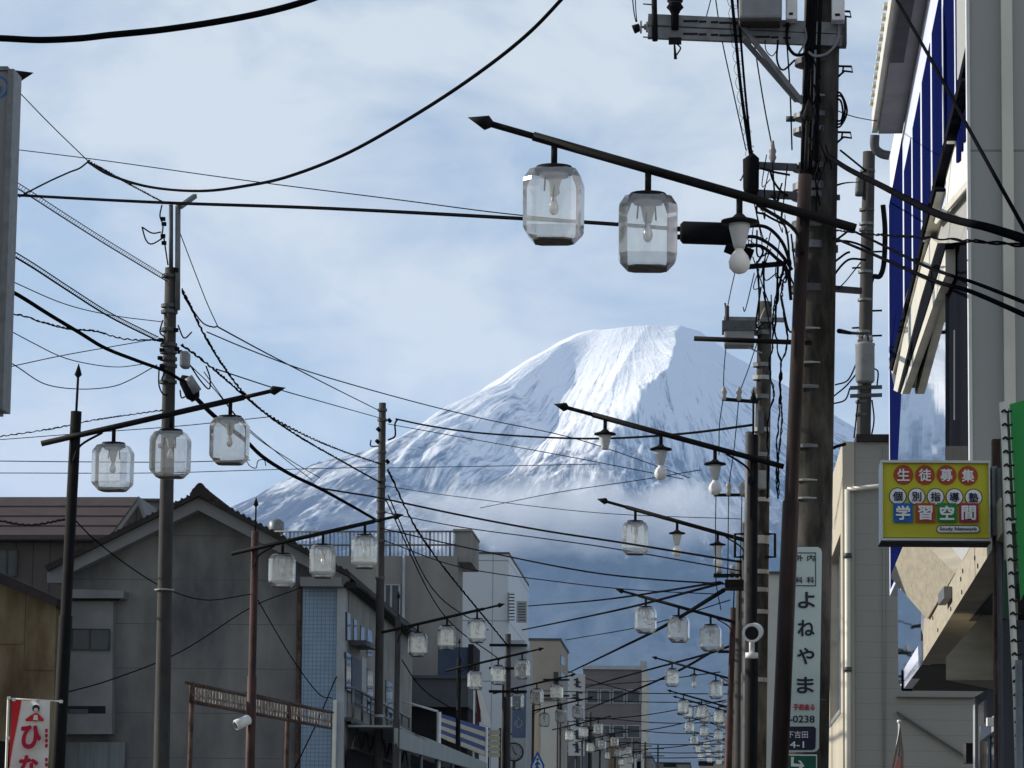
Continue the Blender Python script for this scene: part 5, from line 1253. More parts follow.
b = MB(); b.b2(at(569, 674, 186), at(584.5, 756, 186.3)); b.obj('board', M['s_white'] if False else mat('grey_white_board', (0.46, 0.47, 0.48), .6, 0, .1, .8), vs)
b = MB(); rg_ = random.Random(3)
for k in range(6):
    cy = 683 + k * 13
    for j in range(4):
        x = 572 + rg_.random() * 7; y = cy - 4 + j * 2.4
        pxprism(b, [(x, y), (x + 2 + rg_.random() * 4, y - .6 + rg_.random()), (x + 2 + rg_.random() * 4, y + 1.6), (x, y + 1.3)], 185.97, .02)
    pxprism(b, [(576, cy - 5), (578, cy - 5), (577.6 + rg_.random() * 2, cy + 4.5), (575.6, cy + 4)], 185.965, .02)
b.obj('brush_characters', M['s_ink'], vs)
b = MB(); b.tube([at(576, 756, 186.15), GB(576, 186.15)], .06, 8); b.obj('sign_post', M['dark_pole'], vs)
for px, y, Y, lb in ((670, 765, 300, 'horizontal traffic light far down the street, left one of the two'), (706, 763.5, 260, 'horizontal traffic light far down the street, right one of the two')):
    q = at(px, y, Y); tl_ = thing('traffic_light', lb, 'traffic light', (q.x, Y, gz(Y)))
    b = MB(); b.box(q, (1.15, .25, .36)); b.obj('housing', M['dark'], tl_)
    b = MB()
    for k in (-.35, 0, .35): b.tube([q + Vector((k, -.125, 0)), q + Vector((k, -.26, .02))], .14, 10)
    b.obj('visor', M['black_steel'], tl_)
    s_ = 1 if px > 690 else -1
    b = MB(); b.tube([q, q + Vector((s_ * 1.6, 0, .1)), Vector((q.x + s_ * 1.6, Y, gz(Y)))], .06, 8); b.obj('mast', M['galv'], tl_)

# rusty lattice sign frame by the gable wall
lf = root_at('rusty_sign_frame', 'rusty latticed sign frame on thin posts in front of the grey gable wall', 'sign frame', 262, 54)
def lfp(f, v):                    # f along, v 0 top..1 bottom
    x = 188 + 145 * f; y = (683.5 + 29 * f) * (1 - v) + (701 + 27.5 * f) * v
    Y = 1 / ((1 - f) / 47 + f / 63.5); return at(x, y, Y)
for f0, f1 in ((.02, .42), (.46, .685), (.70, .985)):
    b = MB()
    for v in (0, 1): b.tube([lfp(f0, v), lfp(f1, v)], .03, 6)
    for f in (f0, f1): b.tube([lfp(f, 0), lfp(f, 1)], .028, 6)
    fr_ = b.obj('frame_bar', M['rust'], lf)
    n = int((f1 - f0) * 52)
    b = MB()
    for k in range(n):
        f = f0 + (f1 - f0) * (k + .5) / n
        q0, q1 = lfp(f + rnd.uniform(-.003, .003), .1), lfp(f + rnd.uniform(-.006, .006), .92)
        d = lfp(f + .0105, .1) - lfp(f, .1)
        b.prism([q0, q0 + d * .75, q1 + d * .75, q1], (.012, -.012, 0))
    b.obj('lattice_slats', M['lattice'], fr_)
    b = MB(); b.prism([lfp(f0, .55), lfp(f1, .55), lfp(f1, .66), lfp(f0, .66)], (.02, -.008, 0)); b.obj('lattice_rail', M['lattice'], fr_)
for f, w_ in ((.03, .035), (.69, .04)):
    q = lfp(f, -.05); b = MB(); b.tube([q, Vector((q.x - .02, q.y, gz(q.y)))], w_, 8); b.obj('post', M['rust'], lf)
b = MB(); b.tube([lfp(-.015, -.02), lfp(.42, .0)], .022, 5); b.tube([lfp(.40, -.12), lfp(1.0, .0)], .022, 5); b.obj('top_rail', M['rust'], lf)
sc = thing('security_camera', 'white bullet camera clamped to the reddish lamp post before the gable wall', 'security camera', at(243, 724, 49.9))
c = at(243, 722, 49.85); d = Vector((-.78, -.5, -.42)).normalized()
b = MB(); b.tube([c - d * .12, c - d * .1, c + d * .12, c + d * .13], [.05, .075, .08, .07], 14); b.obj('housing', M['white_plastic'], sc)
b = MB(); b.tube([c + d * .131, c + d * .136], .055, 12); b.obj('lens', M['dark_pane'], sc)
b = MB(); b.tube([c - d * .08 + Vector((0, 0, .05)), at(249.5, 717, 49.9)], .02, 6); b.obj('mount', M['galv'], sc)

# festival banner at the lower left
Yn = 33.0
nb = root_at('nobori_banner', 'white and red festival banner with big red hiragana on a thin pole, bottom left', 'banner', 8, Yn)
b = MB(); rows = 22; vs_ = []; fs_ = []
Pn = lambda u, v: at(12 - 3.5 * v + (38.5 - .5 * v) * u, 700 + 100 * v + 1.0 * u, Yn) + Vector((0, .02 * math.sin(v * 9 + u * 4) - .012 * math.cos(u * 8), 0))
def cloth(us, vs, off, m, name, par):
    b = MB(); nn, mm = len(vs), len(us(0))
    P = []
    for v in vs: P += [Pn(u, v) + Vector((0, off, 0)) for u in us(v)]
    F = [(i * mm + j, i * mm + j + 1, (i + 1) * mm + j + 1, (i + 1) * mm + j) for i in range(nn - 1) for j in range(mm - 1)]
    b.add(P, F, True); return b.obj(name, m, par)
VV = [i / 24 for i in range(25)]
cl = cloth(lambda v: [i / 12 for i in range(13)], VV, 0, M['cloth_white'], 'cloth', nb)
cloth(lambda v: [i / 6 * max(.02, (.24 - .34 * v)) for i in range(7)], VV[:17], -.006, M['cloth_red'], 'red_edge', cl)
b = MB(); b.tube([at(8.5, 697, Yn), GB(8.5, Yn)], .013, 8); b.tube([at(8, 698.5, Yn), at(63, 701.5, Yn)], .009, 6); b.obj('banner_pole', M['cream_metal'], nb)
b = MB()
for x, y in ((9, 698), (14, 699.5), (36, 700.5), (61, 701.5), (8, 738)): b.box(at(x, y, Yn - .01), (.028, .03, .03))
b.obj('pole_clip', M['white_plastic'], nb)
text('ひ', 31, 737, 21, 24, Yn - .05, M['letter_red'], nb, bold=.05)
text('な', 28.5, 766.5, 20, 23, Yn - .055, M['letter_red'], nb, bold=.05)
text('雛', 48, 733, 4.5, 8, Yn - .05, M['letter_red'], nb) if False else None
b = MB()
for y in (729, 734, 739, 744, 758, 763): b.b2(at(45, y, Yn - .042), at(47.8, y + 3.2, Yn - .038)); b.b2(at(46.0, y - .4, Yn - .046), at(46.8, y + 4, Yn - .043))
b.obj('side_lettering', M['letter_red'], nb)
b = MB(); c = at(36, 708.5, Yn - .05); b.tube([c, c + Vector((0, .004, 0))], .038, 14); dl = b.obj('doll_hair', M['s_ink'], nb)
b = MB(); c = at(36, 710, Yn - .055); b.tube([c, c + Vector((0, .004, 0))], .022, 12); b.obj('doll_face', mat('doll_skin', (.7, .52, .42), .8), dl)
b = MB(); pxprism(b, [(35, 713), (37.5, 713), (44, 719.5), (43, 721.5), (37, 720), (36, 721.5), (33, 721), (26, 721.5), (25, 719.5), (31, 715)], Yn - .053, .004); b.obj('doll_kimono', M['cloth_red'], dl)
b = MB(); pxprism(b, [(34, 715), (37.5, 715), (38, 720), (33, 720)], Yn - .058, .003); b.obj('doll_apron', M['cloth_white'], dl)

# tall pale sign at left edge; its unseen building is stepped to shape shadows
Yv = 23.0
vb_ = root_at('unseen_corner_building', 'unseen pale building beyond the left edge, stepped to shape shadows, carrying the tall grey-white sign', 'building', -420, Yv)
bx = -7.6
b = MB(); b.b2((bx - 6, Yv - 15, gz(Yv)), (bx, Yv - 6.3, 8.2)); b.b2((bx - 6, Yv - 6.297, gz(Yv)), (bx, Yv + .4, 5.1)); b.b2((bx - .5, Yv - .2, 5.1), (bx, Yv + .4, 8.2)); b.obj('wall', M['cream_strip'], vb_)  # heights chosen so the shadow covers the near beam and clears the slab
b = MB(); b.b2((bx - 6.2, Yv - 15.2, 8.2), (bx + .2, Yv - 6.1, 8.4)); b.obj('roof', M['slate'], vb_)
ts = thing('tall_sign', 'tall grey-white vertical sign board with a blue ring emblem, cut by the left picture edge', 'sign board', at(-20, 408, Yv))
pr_ = at(9, 240, Yv); zt, zb_ = at(20, 71, Yv).z, at(5, 408, Yv).z
b = MB(); b.b2((pr_.x - .42, Yv, zb_), (pr_.x - .045, Yv + .22, zt)); b.obj('board', mat('sign_board_grey', (.20, .205, .215), .5, 0, .08, 1.5, (1, 1, .2)), ts)
b = MB(); b.b2((pr_.x - .043, Yv - .025, zb_ - .01), (pr_.x, Yv + .24, zt + .01)); b.b2((pr_.x - .47, Yv - .025, zb_ - .01), (pr_.x - .423, Yv + .24, zt + .01)); b.b2((pr_.x - .42, Yv - .02, zt + .002), (pr_.x - .046, Yv + .23, zt + .03)); b.b2((pr_.x - .42, Yv - .02, zb_ - .03), (pr_.x - .046, Yv + .23, zb_ - .002)); b.obj('frame', M['galv'], ts)
c = at(-3, 87, Yv - .004); b = MB()
ring = [(c + Vector((math.cos(a) * r_, 0, math.sin(a) * r_))) for r_ in (.082, .070) for a in [k * math.pi / 16 for k in range(32)]]
b.add(ring, [(k, (k + 1) % 32, 32 + (k + 1) % 32, 32 + k) for k in range(32)])
b.b2(c + Vector((-.02, -.002, -.04)), c + Vector((.0, .002, .045))); b.b2(c + Vector((0.0, -.002, -.01)), c + Vector((.03, .002, .01))); b.b2(c + Vector((.012, -.004, -.045)), c + Vector((.03, -.001, -.012))); b.obj('emblem', M['s_blue'], ts)
for z in (zt - .3, zb_ + .3):
    b = MB(); b.tube([(pr_.x - .45, Yv + .11, z), (bx, Yv + .11, z)], .035, 8); b.obj('sign_bracket', M['galv'], ts)

# ------------------------------------------------------------------ right side: cream building
Ye = 42.0
cb_ = root_at('cream_building', 'two-storey cream-walled building with grey siding towards us, behind the clinic sign', 'building', 870, Ye)
xl = at(852.5, 640, Ye).x; zt = at(860, 442, Ye).z
b = MB(); b.b2((xl + .03, Ye, gz(Ye)), (xl + 5, Ye + 6.3, zt)); b.obj('wall', M['beige_siding'], cb_)
b = MB(); b.b2((xl + .05, Ye - .07, zt + .002), (xl + 5.05, Ye + 6.4, zt + .09)); b.obj('parapet_cap', M['dark_roof'], cb_)
# street face with window recesses, butted pieces
def sface(Y0, Y1, z0, z1): b.b2((xl - .12, Y0, z0), (xl + .027, Y1, z1))
b = MB(); g0 = gz(Ye)
wz0, wz1 = 3.75, 5.95; lw0, lw1 = .9, 2.85
Ya, Yb_ = Ye + .65, Ye + 4.6
sface(Ye - .02, Ya, g0, zt); sface(Yb_, Ye + 6.3, g0, zt); sface(Ya, Yb_, wz1, zt); sface(Ya, Yb_, lw1, wz0); sface(Ya, Yb_, g0, lw0)
b.obj('street_wall', M['cream_wall'], cb_)
b = MB(); b.b2((xl + .0, Ya, wz0), (xl + .025, Yb_, wz1)); wn_ = b.obj('window', M['dark_pane'], cb_)
b = MB()
for Y in (Ya + .02, Ya + 1.3, Ya + 2.6, Yb_ - .06): b.b2((xl - .04, Y, wz0), (xl + .02, Y + .05, wz1))
b.b2((xl - .14, Ya - .03, wz0 - .05), (xl + .0, Yb_ + .03, wz0 - .002)); b.obj('window_frame', M['alu'], wn_)
b = MB(); b.b2((xl + .0, Ya, lw0), (xl + .025, Yb_, lw1)); wn2 = b.obj('window', M['dark_pane'], cb_)
b = MB()
for k in range(14): b.b2((xl - .06, Ya + .02, lw0 + .06 + k * .135), (xl - .03, Yb_ - .02, lw0 + .13 + k * .135))
b.obj('window_blind', M['cloth_white'], wn2)
b = MB(); b.tube([(xl - .06, Ye - .06, zt - .6), (xl - .06, Ye - .06, g0)], .035, 8); b.tube([(xl - .06, Ye - .06, zt - .6), (xl + .35, Ye - .1, zt - .56), (xl + 1.2, Ye - .08, zt - .5)], .03, 8); dp = b.obj('downpipe', M['cream_metal'], cb_)
for z in (5.6, 4.2, 2.7):
    b = MB(); b.lathe([(.05, -.03), (.05, .03)], (xl - .06, Ye - .06, z), 10); b.obj('pipe_clip', M['galv_dark'], dp)
b = MB(); b.tube([at(884, 447, Ye - .02), at(884, 768, Ye - .02)], .012, 5); b.obj('corner_joint', M['beige_siding'], cb_)
b = MB(); b.b2(at(897, 696.5, Ye - .06), at(975, 698.5, Ye - .002)); b.prism([at(897, 711, Ye - .06), at(968, 757, Ye - .06), at(968, 759, Ye - .06), at(897, 713.5, Ye - .06)], (0, .058, 0)); b.obj('dark_strip', mat('dark_strip_grey', (.12, .12, .11), .8), cb_)  # thin dark strips across the siding, one level and one slanting
# rooftop louvre beyond it
rl = root_at('rooftop_louvre', 'reddish slatted rooftop screen behind the cream building, beside blue panels', 'screen', 884, 60)
rl.location.z = 0
b = MB()
for k in range(5): b.b2(at(877 + k * 2.6, 376, 60.0), at(878.8 + k * 2.6, 470, 60.1))
b.obj('slats', mat('reddish_slat', (.34, .25, .22), .7, 0, .2, 2), rl)
b = MB(); b.b2(at(875, 470, 60.05), at(892, 474, 60.5)); b.b2(at(876, 474, 59.9), at(891, 860, 62)); b.obj('screen_base', M['beige_far'], rl)
# buildings glimpsed between the poles
lowhouse('pale building glimpsed between the rust-brown post and the dark poles', 762, 786, 573, 118, 8, 'cream_strip')
lowhouse('grey-brown building showing in the gap right of clinic sign', 812, 850, 606, 62, 9, 'grey_conc')
o = root_at('small_blue_sign', 'small blue and white shop sign jutting out right of the clinic sign', 'sign board', 829, 50)
b = MB(); b.b2(at(828, 702, 50), at(832, 724, 50.3)); b.obj('blue_part', M['s_blue'], o)
b = MB(); b.b2(at(827.5, 724.5, 50), at(831.5, 751, 50.3)); b.obj('white_part', M['s_white'], o)
b = MB(); b.tube([at(831, 735, 50.15), at(838, 735, 50.15)], .02, 6); b.obj('bracket', M['galv_dark'], o)
# ------------------------------------------------------------------ right side: blue and white shop building
KX, X0B = 0.0141, 1.35
NB = Vector((1, -KX, 0)).normalized()
M['dark_col'] = mat('dark_column_sheet', (.012, .014, .02), .8, 0, .3, 1.2, (1, 1, .3), spec=0)
sb = thing('blue_white_shop', 'white shop building with cobalt blue stripes, mirror window and concrete canopy at right edge', 'building', (2.2, 26, gz(26)))
def FP(px, py, off): return atX(px, py, X0B - off, KX)
def fp(name, pts, off, m, thick=.15, parent=None):
    b = MB(); b.prism([FP(x, y, off) for x, y in pts], NB * thick); return b.obj(name, M[m], parent or sb)
def fbox(name, Y0, Y1, off, depth, z0, z1, m, parent=None):
    b = MB(); b.prism([Vector((X0B - off + KX * Y0, Y0, z0)), Vector((X0B - off + KX * Y1, Y1, z0)), Vector((X0B - off + KX * Y1, Y1, z1)), Vector((X0B - off + KX * Y0, Y0, z1))], NB * depth)
    return b.obj(name, M[m], parent or sb)
fbox('wall', 17.2, 33.2, 0, 4, 3.5, 8.74, 'lav_shade_wall')
fbox('wall', 33.203, 35.9, 0, 4, 4.6, 8.74, 'lav_shade_wall')
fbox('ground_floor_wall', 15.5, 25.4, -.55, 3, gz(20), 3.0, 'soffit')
# stripes: (px left, px right, z top, z bottom)
for xa, xb, z1 in ((889, 902.5, 8.72), (904.3, 911.4, 8.3), (913.2, 920.8, 8.3), (922.8, 931.2, 8.3), (933.2, 943, 8.3), (945.2, 955.5, 8.3), (957.4, 966.5, 8.3)):
    Ya, Yb = X0B * FPX / (xa - 760), X0B * FPX / (xb - 760)
    fbox('blue_stripe', Yb, Ya, .005, .004, 4.65 if xa < 890 else 5.3, z1, 'blue_panel')
fbox('roof_slab', 17.2, 35.9, -.02, 4, 8.76, 9.3, 'white_wall')
# eave with gutter
ev = fbox('eave', 19.5, 32.2, .23, .228, 8.75, 8.95, 'eave_soffit')
fbox('gutter', 19.5, 32.3, .29, .058, 8.78, 8.97, 'cream_metal', ev)
b = MB()
for k in range(34):
    Y = 20 + k * .36; b.box((X0B - .295 + KX * Y, Y, 8.985), (.05, .16, .03))
b.obj('gutter_clips', M['cream_metal'], ev)
b = MB(); q = Vector((X0B - .26 + KX * 32.2, 32.25, 8.75)); b.tube(cr([q, q + Vector((.0, .02, -.12)), q + Vector((.06, .02, -.18)), q + Vector((.14, .02, -.2))], 5), .045, 8); b.obj('gutter_spout', M['slate'], ev)
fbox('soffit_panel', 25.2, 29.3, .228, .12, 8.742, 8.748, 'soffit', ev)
# white name board with blue lettering
nbd = fp('name_board', [(946, 168), (946, 207), (970, 180), (970, 26), (960, 78), (956, 96)], .24, 'white_wall', .10)
fp('name_board_end', [(935.5, 176), (945.8, 168), (945.8, 207), (935.5, 219)], .235, 'lav_shade_wall', .09)
for pts in ([(956, 132), (959.6, 128), (959.6, 160), (956, 163)], [(960.3, 119), (961.9, 117), (961.9, 150), (960.3, 152)], [(962.4, 112), (965, 110), (965, 140), (962.4, 143)], [(965.6, 102), (967, 100), (967, 134), (965.6, 136)], [(967.6, 92), (969.7, 90), (969.7, 126), (967.6, 128)]):
    fp('board_letter', pts, .25, 'blue_panel', .008, nbd)
fp('wall_below_board', [(934, 220), (970, 181.5), (970, 240), (932, 246)], .21, 'grey_clad', .1)
fp('board_sill', [(932, 221), (970, 176), (970, 183.5), (936, 224)], .255, 'cream_metal', .012)
fp('upper_recess', [(956.5, 0), (969, -12), (969, 26), (960, 76), (957, 80)], .2, 'grey_clad', .1)
# stepped ledge along the top of the lower storey
for k, (a, c) in enumerate((((889, 368), (921, 236)), ((919.5, 236), (932.5, 186)), ((931.5, 188), (945.5, 134)), ((943.5, 138), (959, 78)), ((957, 84), (966.5, 42)))):
    fp('ledge', [a, c, (c[0] + 2.2, c[1] + 3), (a[0] + 2, a[1] + 3)], .29 + .012 * (k % 2), 'dark_col', .1)
    fp('ledge_trim', [(a[0] + 2.2, a[1] + 3), (c[0] + 2.4, c[1] + 3), (c[0] + 4, c[1] + 6), (a[0] + 3.6, a[1] + 6)], .275 + .012 * (k % 2), 'cream_metal', .09)
# layered band over the window
fp('band_blue_edge', [(891, 372), (894.5, 388), (912, 299), (932, 238), (924, 238), (905, 299)], .25, 'slate', .12)
fp('band_cream', [(893.5, 390), (897.3, 392), (920.4, 300), (937.4, 243), (931, 238), (910.5, 300)], .262, 'cream_metal', .06)
fp('band_black', [(897.4, 392), (899.6, 393.5), (929, 300), (946, 243), (937.5, 243), (920.5, 300)], .25, 'dark_col', .06)
fp('band_grey', [(899.7, 393.5), (902.2, 394), (935, 300), (945.4, 275), (945.4, 244), (929.1, 300)], .242, 'cream_metal', .06)
# big mirror window and dark column
b = MB(); b.prism([atX(x, y, .998, .0215) for x, y in ((901.5, 392), (935, 299), (945.3, 268), (945.3, 470), (897.5, 470))], NB * .05); b.obj('mirror_window', M['mirror_pane'], sb)
fp('dark_column', [(945.1, 237), (970, 237), (970, 449), (945.1, 449)], .17, 'dark_col', .12)
fp('window_head', [(945.1, 237), (970, 236), (970, 240), (945.1, 241)], .19, 'cream_metal', .02)
fp('window_foot', [(945.1, 446), (970, 446), (970, 462), (941, 462)], .19, 'dark', .1)
fp('column_trim', [(953.5, 330), (955, 330), (955, 420), (953.5, 420)], .174, 'slate', .01)
# clad pier facing the camera
YP = 16.9
PX0 = at(971, 200, YP).x
b = MB(); b.b2((PX0, YP, 3.4), (PX0 + 3, YP + .25, 10.5)); pr0 = b.obj('clad_pier', M['grey_clad'], sb)
b = MB(); b.b2((PX0 - .018, YP - .02, 3.4), (PX0 - .002, YP + .05, 10.5)); b.obj('lit_pier_edge', M['white_plastic'], pr0)  # white strip; the sunlit look of the reveal is put into its colour
b = MB(); b.b2(at(1009, 900, YP - .05), Vector((at(1014, 300, YP).x, YP - .003, 10.5))); b.obj('pier_rib', M['cream_metal'], pr0)
# lower storey: glass, fascia and concrete canopy
fp('lower_window', [(897.5, 588), (921, 600), (921, 655), (898.5, 684)], .05, 'mirror_pane', .05)
fp('lower_fascia', [(902, 672), (921, 641), (922, 664), (902, 691)], .32, 'lav_shade_wall', .06)
fp('fascia_edge', [(901.3, 670), (902.4, 671), (902.4, 691), (901.3, 690)], .33, 'blue_panel', .07)
cz = 3.0
cp = thing('concrete_canopy', 'angular board-marked concrete canopy catching the sun, under the yellow sign', 'canopy', (1.3, 19, 2.9))
def P3(px, py, Y): return at(px, py, Y)
A, B_, C_, D_, E_ = P3(891, 578, 21.9), P3(927, 619, 20.3), P3(955, 573, 17.6), P3(917, 520, 18.4), P3(911, 520, 21.0)
n_ = (B_ - A).cross(C_ - A).normalized()
if n_.dot(CAM - A) > 0: n_ = -n_
D2 = A + (C_ - B_) * 1.0
b = MB(); b.prism([A, B_, C_, D2], n_ * .14); b.obj('sloping_slab', M['cast_conc'], cp)
b = MB(); b.prism([A + n_ * .0 + (A - B_).normalized() * .002, D2 + (A - B_).normalized() * .002, D2 + (A - B_).normalized() * .05, A + (A - B_).normalized() * .05], n_ * .16); b.obj('slab_edge', M['cream_wall'], cp)
def fpc(name, pts, off, m, thick): 
    b = MB(); b.prism([FP(x, y, off) for x, y in pts], NB * thick); return b.obj(name, M[m], cp)
bmf = fpc('beam', [(924, 619), (955, 574), (973, 543), (1000, 498), (1008, 523), (990, 553), (921.5, 664)], .35, 'cast_conc', .17)
b = MB()
for x, y in ((933, 618), (938, 630), (951, 609), (961, 579), (963, 571), (962, 592), (975, 558), (978, 566)): 
    q = FP(x, y, .352); b.tube([q, q - NB * .004], .012, 8)
b.obj('form_holes', M['dark'], bmf)
q = FP(944.5, 596, .353); b = MB(); b.b2(FP(938, 594, .40), FP(952, 598, .352)); b.obj('beam_lug', M['galv'], bmf)
b = MB(); b.prism([P3(929, 541, 18.9), P3(973.5, 541, 18.0), P3(955.5, 573, 17.75)], (.02, .3, 0)); b.obj('gusset', M['grey_clad'], cp)
b = MB(); b.prism([P3(946, 657, 17.9), P3(999, 596, 17.9), P3(1003, 680, 17.9), P3(946, 680, 17.9)], (.6, 1.6, 0)); b.obj('cross_wall', M['cast_conc'], cp)
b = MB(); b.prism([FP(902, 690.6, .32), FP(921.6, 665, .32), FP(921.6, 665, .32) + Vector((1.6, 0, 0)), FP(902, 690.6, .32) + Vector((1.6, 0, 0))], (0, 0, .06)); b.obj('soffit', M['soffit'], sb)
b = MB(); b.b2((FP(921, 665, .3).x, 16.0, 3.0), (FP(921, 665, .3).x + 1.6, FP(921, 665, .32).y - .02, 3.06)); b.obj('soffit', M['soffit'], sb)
# shop door below
fp('door_wall', [(973, 698), (1000, 682), (1000, 900), (973, 900)], -.1, 'soffit', .1)
fp('door_post', [(973, 698), (975, 698), (975, 900), (973, 900)], -.08, 'pale_trim', .02)
dr = fp('shop_door', [(980, 742), (999, 728), (999, 900), (980, 900)], -.085, 'mirror_pane', .02)
fp('door_header', [(979.5, 727), (999, 711), (999, 727), (979.5, 741.5)], -.06, 'pale_trim', .03, dr)
fp('door_stile', [(988, 735), (990, 733), (990, 900), (988, 900)], -.08, 'navy', .02, dr)
b = MB(); b.box(FP(991, 722, -.03), (.05, .1, .05)); b.obj('door_sensor', M['s_white'], dr)
wl = MB(); wl.b2(at(966, 743, 25.0), at(972.5, 764, 25.3)); o = wl.obj('wall_lamp', M['dark_pole'], sb)

# yellow cram-school sign
YS = 14.5
ys = thing('yellow_sign', 'yellow box sign with rows of coloured kanji tiles, jutting out from the right wall', 'sign board', at(936, 541, YS))
b = MB(); fb(b, 882.4, 463, 989.2, 538, YS, .16); b.obj('sign_face', M['sign_yellow'], ys)
b = MB(); Yf = YS - .02
for (xa, ya, xb, yb) in ((881, 460, 990.5, 463), (881, 538, 990.5, 541), (881, 463.1, 883, 537.9), (988.6, 463.1, 990.5, 537.9)): fb(b, xa, ya, xb, yb, Yf, .21)
b.obj('sign_frame', M['alu'], ys)
b = MB(); fb(b, 880.5, 541.1, 991, 542.6, Yf, .22); b.obj('drip_edge', M['dark_pole'], ys)
def disc(mb, cx, cy, rpx, Y, d=.002):
    c = at(cx, cy, Y); r_ = rpx * Y / FPX
    mb.prism([c + Vector((math.cos(a) * r_, 0, math.sin(a) * r_)) for a in [k * math.pi / 16 for k in range(32)]], (0, d, 0))
Y1_, Y2_, Y3_ = YS - .004, YS - .008, YS - .012
for ch, x, y in zip('生徒募集', (903.4, 925, 946.4, 968), (474.8, 475, 475, 475.6)):
    b = MB(); disc(b, x, y, 9.9, Y1_); d = b.obj('red_disc', M['s_red'], ys); text(ch, x, y, 12.5, 12.5, Y2_, M['s_white'], d, bold=.022)
for ch, x, y in zip('個別指導塾', (897.8, 916.6, 935.6, 954.5, 973.6), (496.2, 496.5, 496.8, 497, 497.4)):
    b = MB(); disc(b, x, y, 8.8, Y1_); d = b.obj('disc_rim', M['s_ink'], ys)
    b = MB(); disc(b, x, y, 7.9, Y2_); d2 = b.obj('white_disc', M['s_white'], d); 
    text(ch, x, y, 9.6, 9.6, Y3_, M['s_ink'], d, bold=.022)
for ch, x, c_ in zip('学習空間', (903.1, 925.3, 947, 968.8), ('s_blue', 's_red', 's_green', 's_crim')):
    b = MB(); b.b2(at(x - 9.8, 503, Y3_), at(x + 9.8, 522.6, Y3_ + .002)); d = b.obj('colour_tile', M[c_], ys); text(ch, x, 512.8, 14.5, 14.5, YS - .016, M['s_white'], d, bold=.035)
def pill(mb, xa, ya, xb, yb, Y):
    r_ = (yb - ya) / 2; P = [at(xa + r_ - math.sin(a) * r_, (ya + yb) / 2 - math.cos(a) * r_, Y) for a in [k * math.pi / 8 for k in range(9)]] + [at(xb - r_ + math.sin(a) * r_, (ya + yb) / 2 + math.cos(a) * r_, Y) for a in [k * math.pi / 8 for k in range(9)]]
    mb.prism(P, (0, .002, 0))
b = MB(); pill(b, 936.4, 525.3, 980.2, 533.2, Y1_); d = b.obj('pill_rim', M['s_ink'], ys)
b = MB(); pill(b, 937.2, 526.1, 979.4, 532.4, Y2_); b.obj('pill', M['s_white'], d)
text('Study Network', 958.3, 529.2, 37, 4.4, Y3_, M['s_ink'], d, bold=.02)
b = MB()
for y in (474, 500, 528): b.b2(at(990.6, y, YS + .05), at(999, y + 6, YS + .12))
b.b2(at(992, 466, YS + .03), at(995.5, 538, YS + .14)); b.obj('sign_bracket', M['galv'], ys)
# rusty post, scaffold tube and green sheet at the right edge
rp_ = thing('rusty_post', 'rusty brown square post carrying the yellow sign at right edge', 'post', GB(1000, YS + .1))
b = MB(); q0, q1 = at(998.5, 440, YS + .1), at(1000, 768, YS + .1)
b.b2((q1.x - .022, YS + .06, gz(YS)), (q0.x + .03, YS + .14, q0.z)); b.obj('post_shaft', M['rust'], rp_)
b = MB(); b.tube([at(998, 468, YS + .02), at(1000, 600, YS + .02), at(1001, 768, YS + .02), GB(1001, YS + .02)], .012, 6); b.obj('cable_conduit', M['galv_dark'], rp_)
gs = thing('green_sheet', 'bright green sheet laced to a pale pole at the right edge', 'sheet', GB(1020, 13.6))
GY = 13.6
b = MB(); b.prism([at(1010, 404, GY), at(1040, 396, GY), at(1040, 560, GY), at(1021, 600, GY), at(1016, 520, GY)], (.0, .03, 0)); b.obj('sheet', M['green_sheet'], gs)
b = MB(); b.prism([at(1004, 545, GY + .2), at(1016, 545, GY + .2), at(1016, 622, GY + .2), at(1004, 618, GY + .2)], (.0, .03, 0)); b.prism([at(1001, 440, GY + .3), at(1009, 408, GY + .3), at(1016, 545, GY + .3), at(1004, 545, GY + .3)], (0, .05, 0)); b.obj('dark_lining', mat('dark_green_sheet', (.03, .075, .05), .7), gs)
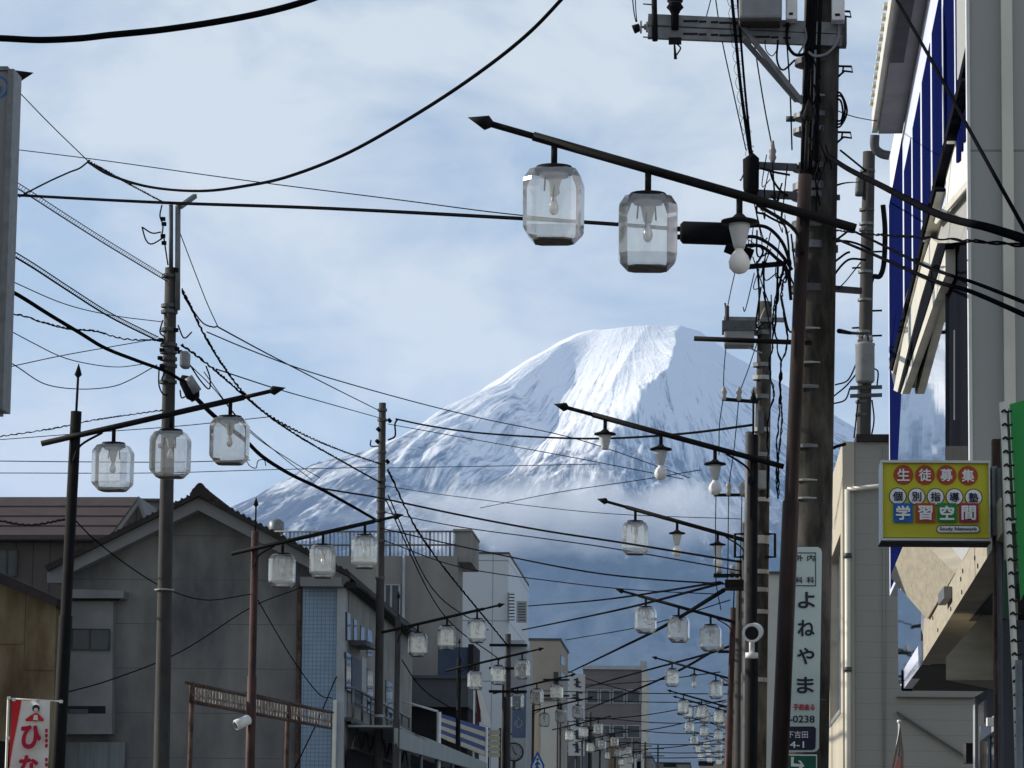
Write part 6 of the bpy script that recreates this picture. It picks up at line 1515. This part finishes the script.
b = MB(); b.tube([at(1003, 402, GY - .05), at(1008, 520, GY - .05), at(1016, 690, GY - .05), at(1019, 800, GY - .05)], .013, 8); b.tube([at(1000.5, 403, GY - .02), at(1003, 440, GY - .02), at(1006, 560, GY - .02)], .007, 6); b.obj('support_tube', M['cream_metal'], gs)
b = MB()
for k in range(26):
    y = 410 + k * 13.5; x = 1003.3 + (y - 402) * .0425
    b.tube(cr([at(x - 2, y + 2, GY - .06), at(x + 1, y, GY - .07), at(x + 3, y + 2, GY - .06), at(x + 8, y + 1, GY - .04)], 4), .0042, 5)
b.obj('lacing', M['dark'], gs)
b = MB(); b.b2(at(1003, 620, GY + .35), Vector((at(1035, 620, GY).x, GY + .5, gz(GY)))); o = b.obj('dark_hoarding', M['soffit'], gs)
b = MB(); b.tube([at(1018.5, 660, GY - .1), GB(1020, GY - .1)], .014, 8); b.obj('support_tube', M['galv'], gs)
# pink and white flag on the right pavement
pf = root_at('small_flag', 'furled pink and white flag on a thin pole, in front of the grey siding wall', 'flag', 899.5, 30)
b = MB(); b.tube([at(899.6, 720, 30), GB(899, 30)], .014, 8); b.tube([at(899.6, 720, 30), at(899.6, 723, 30)], .022, 8); b.obj('flag_pole', M['white_plastic'], pf)
def fold(pts, m, name):
    b = MB(); rows = []
    for (xl_, xr_, y) in pts:
        rows += [at(xl_ + (xr_ - xl_) * k / 10, y, 30) + Vector((0, .05 * math.sin(k * 1.9 + y * .03) - .06, 0)) for k in range(11)]
    b.add(rows, [(i * 11 + k, i * 11 + k + 1, i * 11 + k + 12, i * 11 + k + 11) for i in range(len(pts) - 1) for k in range(10)], True)
    return b.obj(name, m, pf)
fold([(899.2, 900, 727), (897, 901.2, 738), (894, 903.2, 752), (890.5, 903.2, 768), (888.5, 903, 785), (888, 903, 800)], M['cloth_white'], 'flag_cloth')
b = MB(); b.prism([at(898, 757, 29.85), at(900.5, 755, 29.85), at(901, 772, 29.85), at(893, 772, 29.85)], (0, .01, 0)); b.obj('flag_emblem', mat('faded_red_print', (.6, .25, .22), .9), pf)
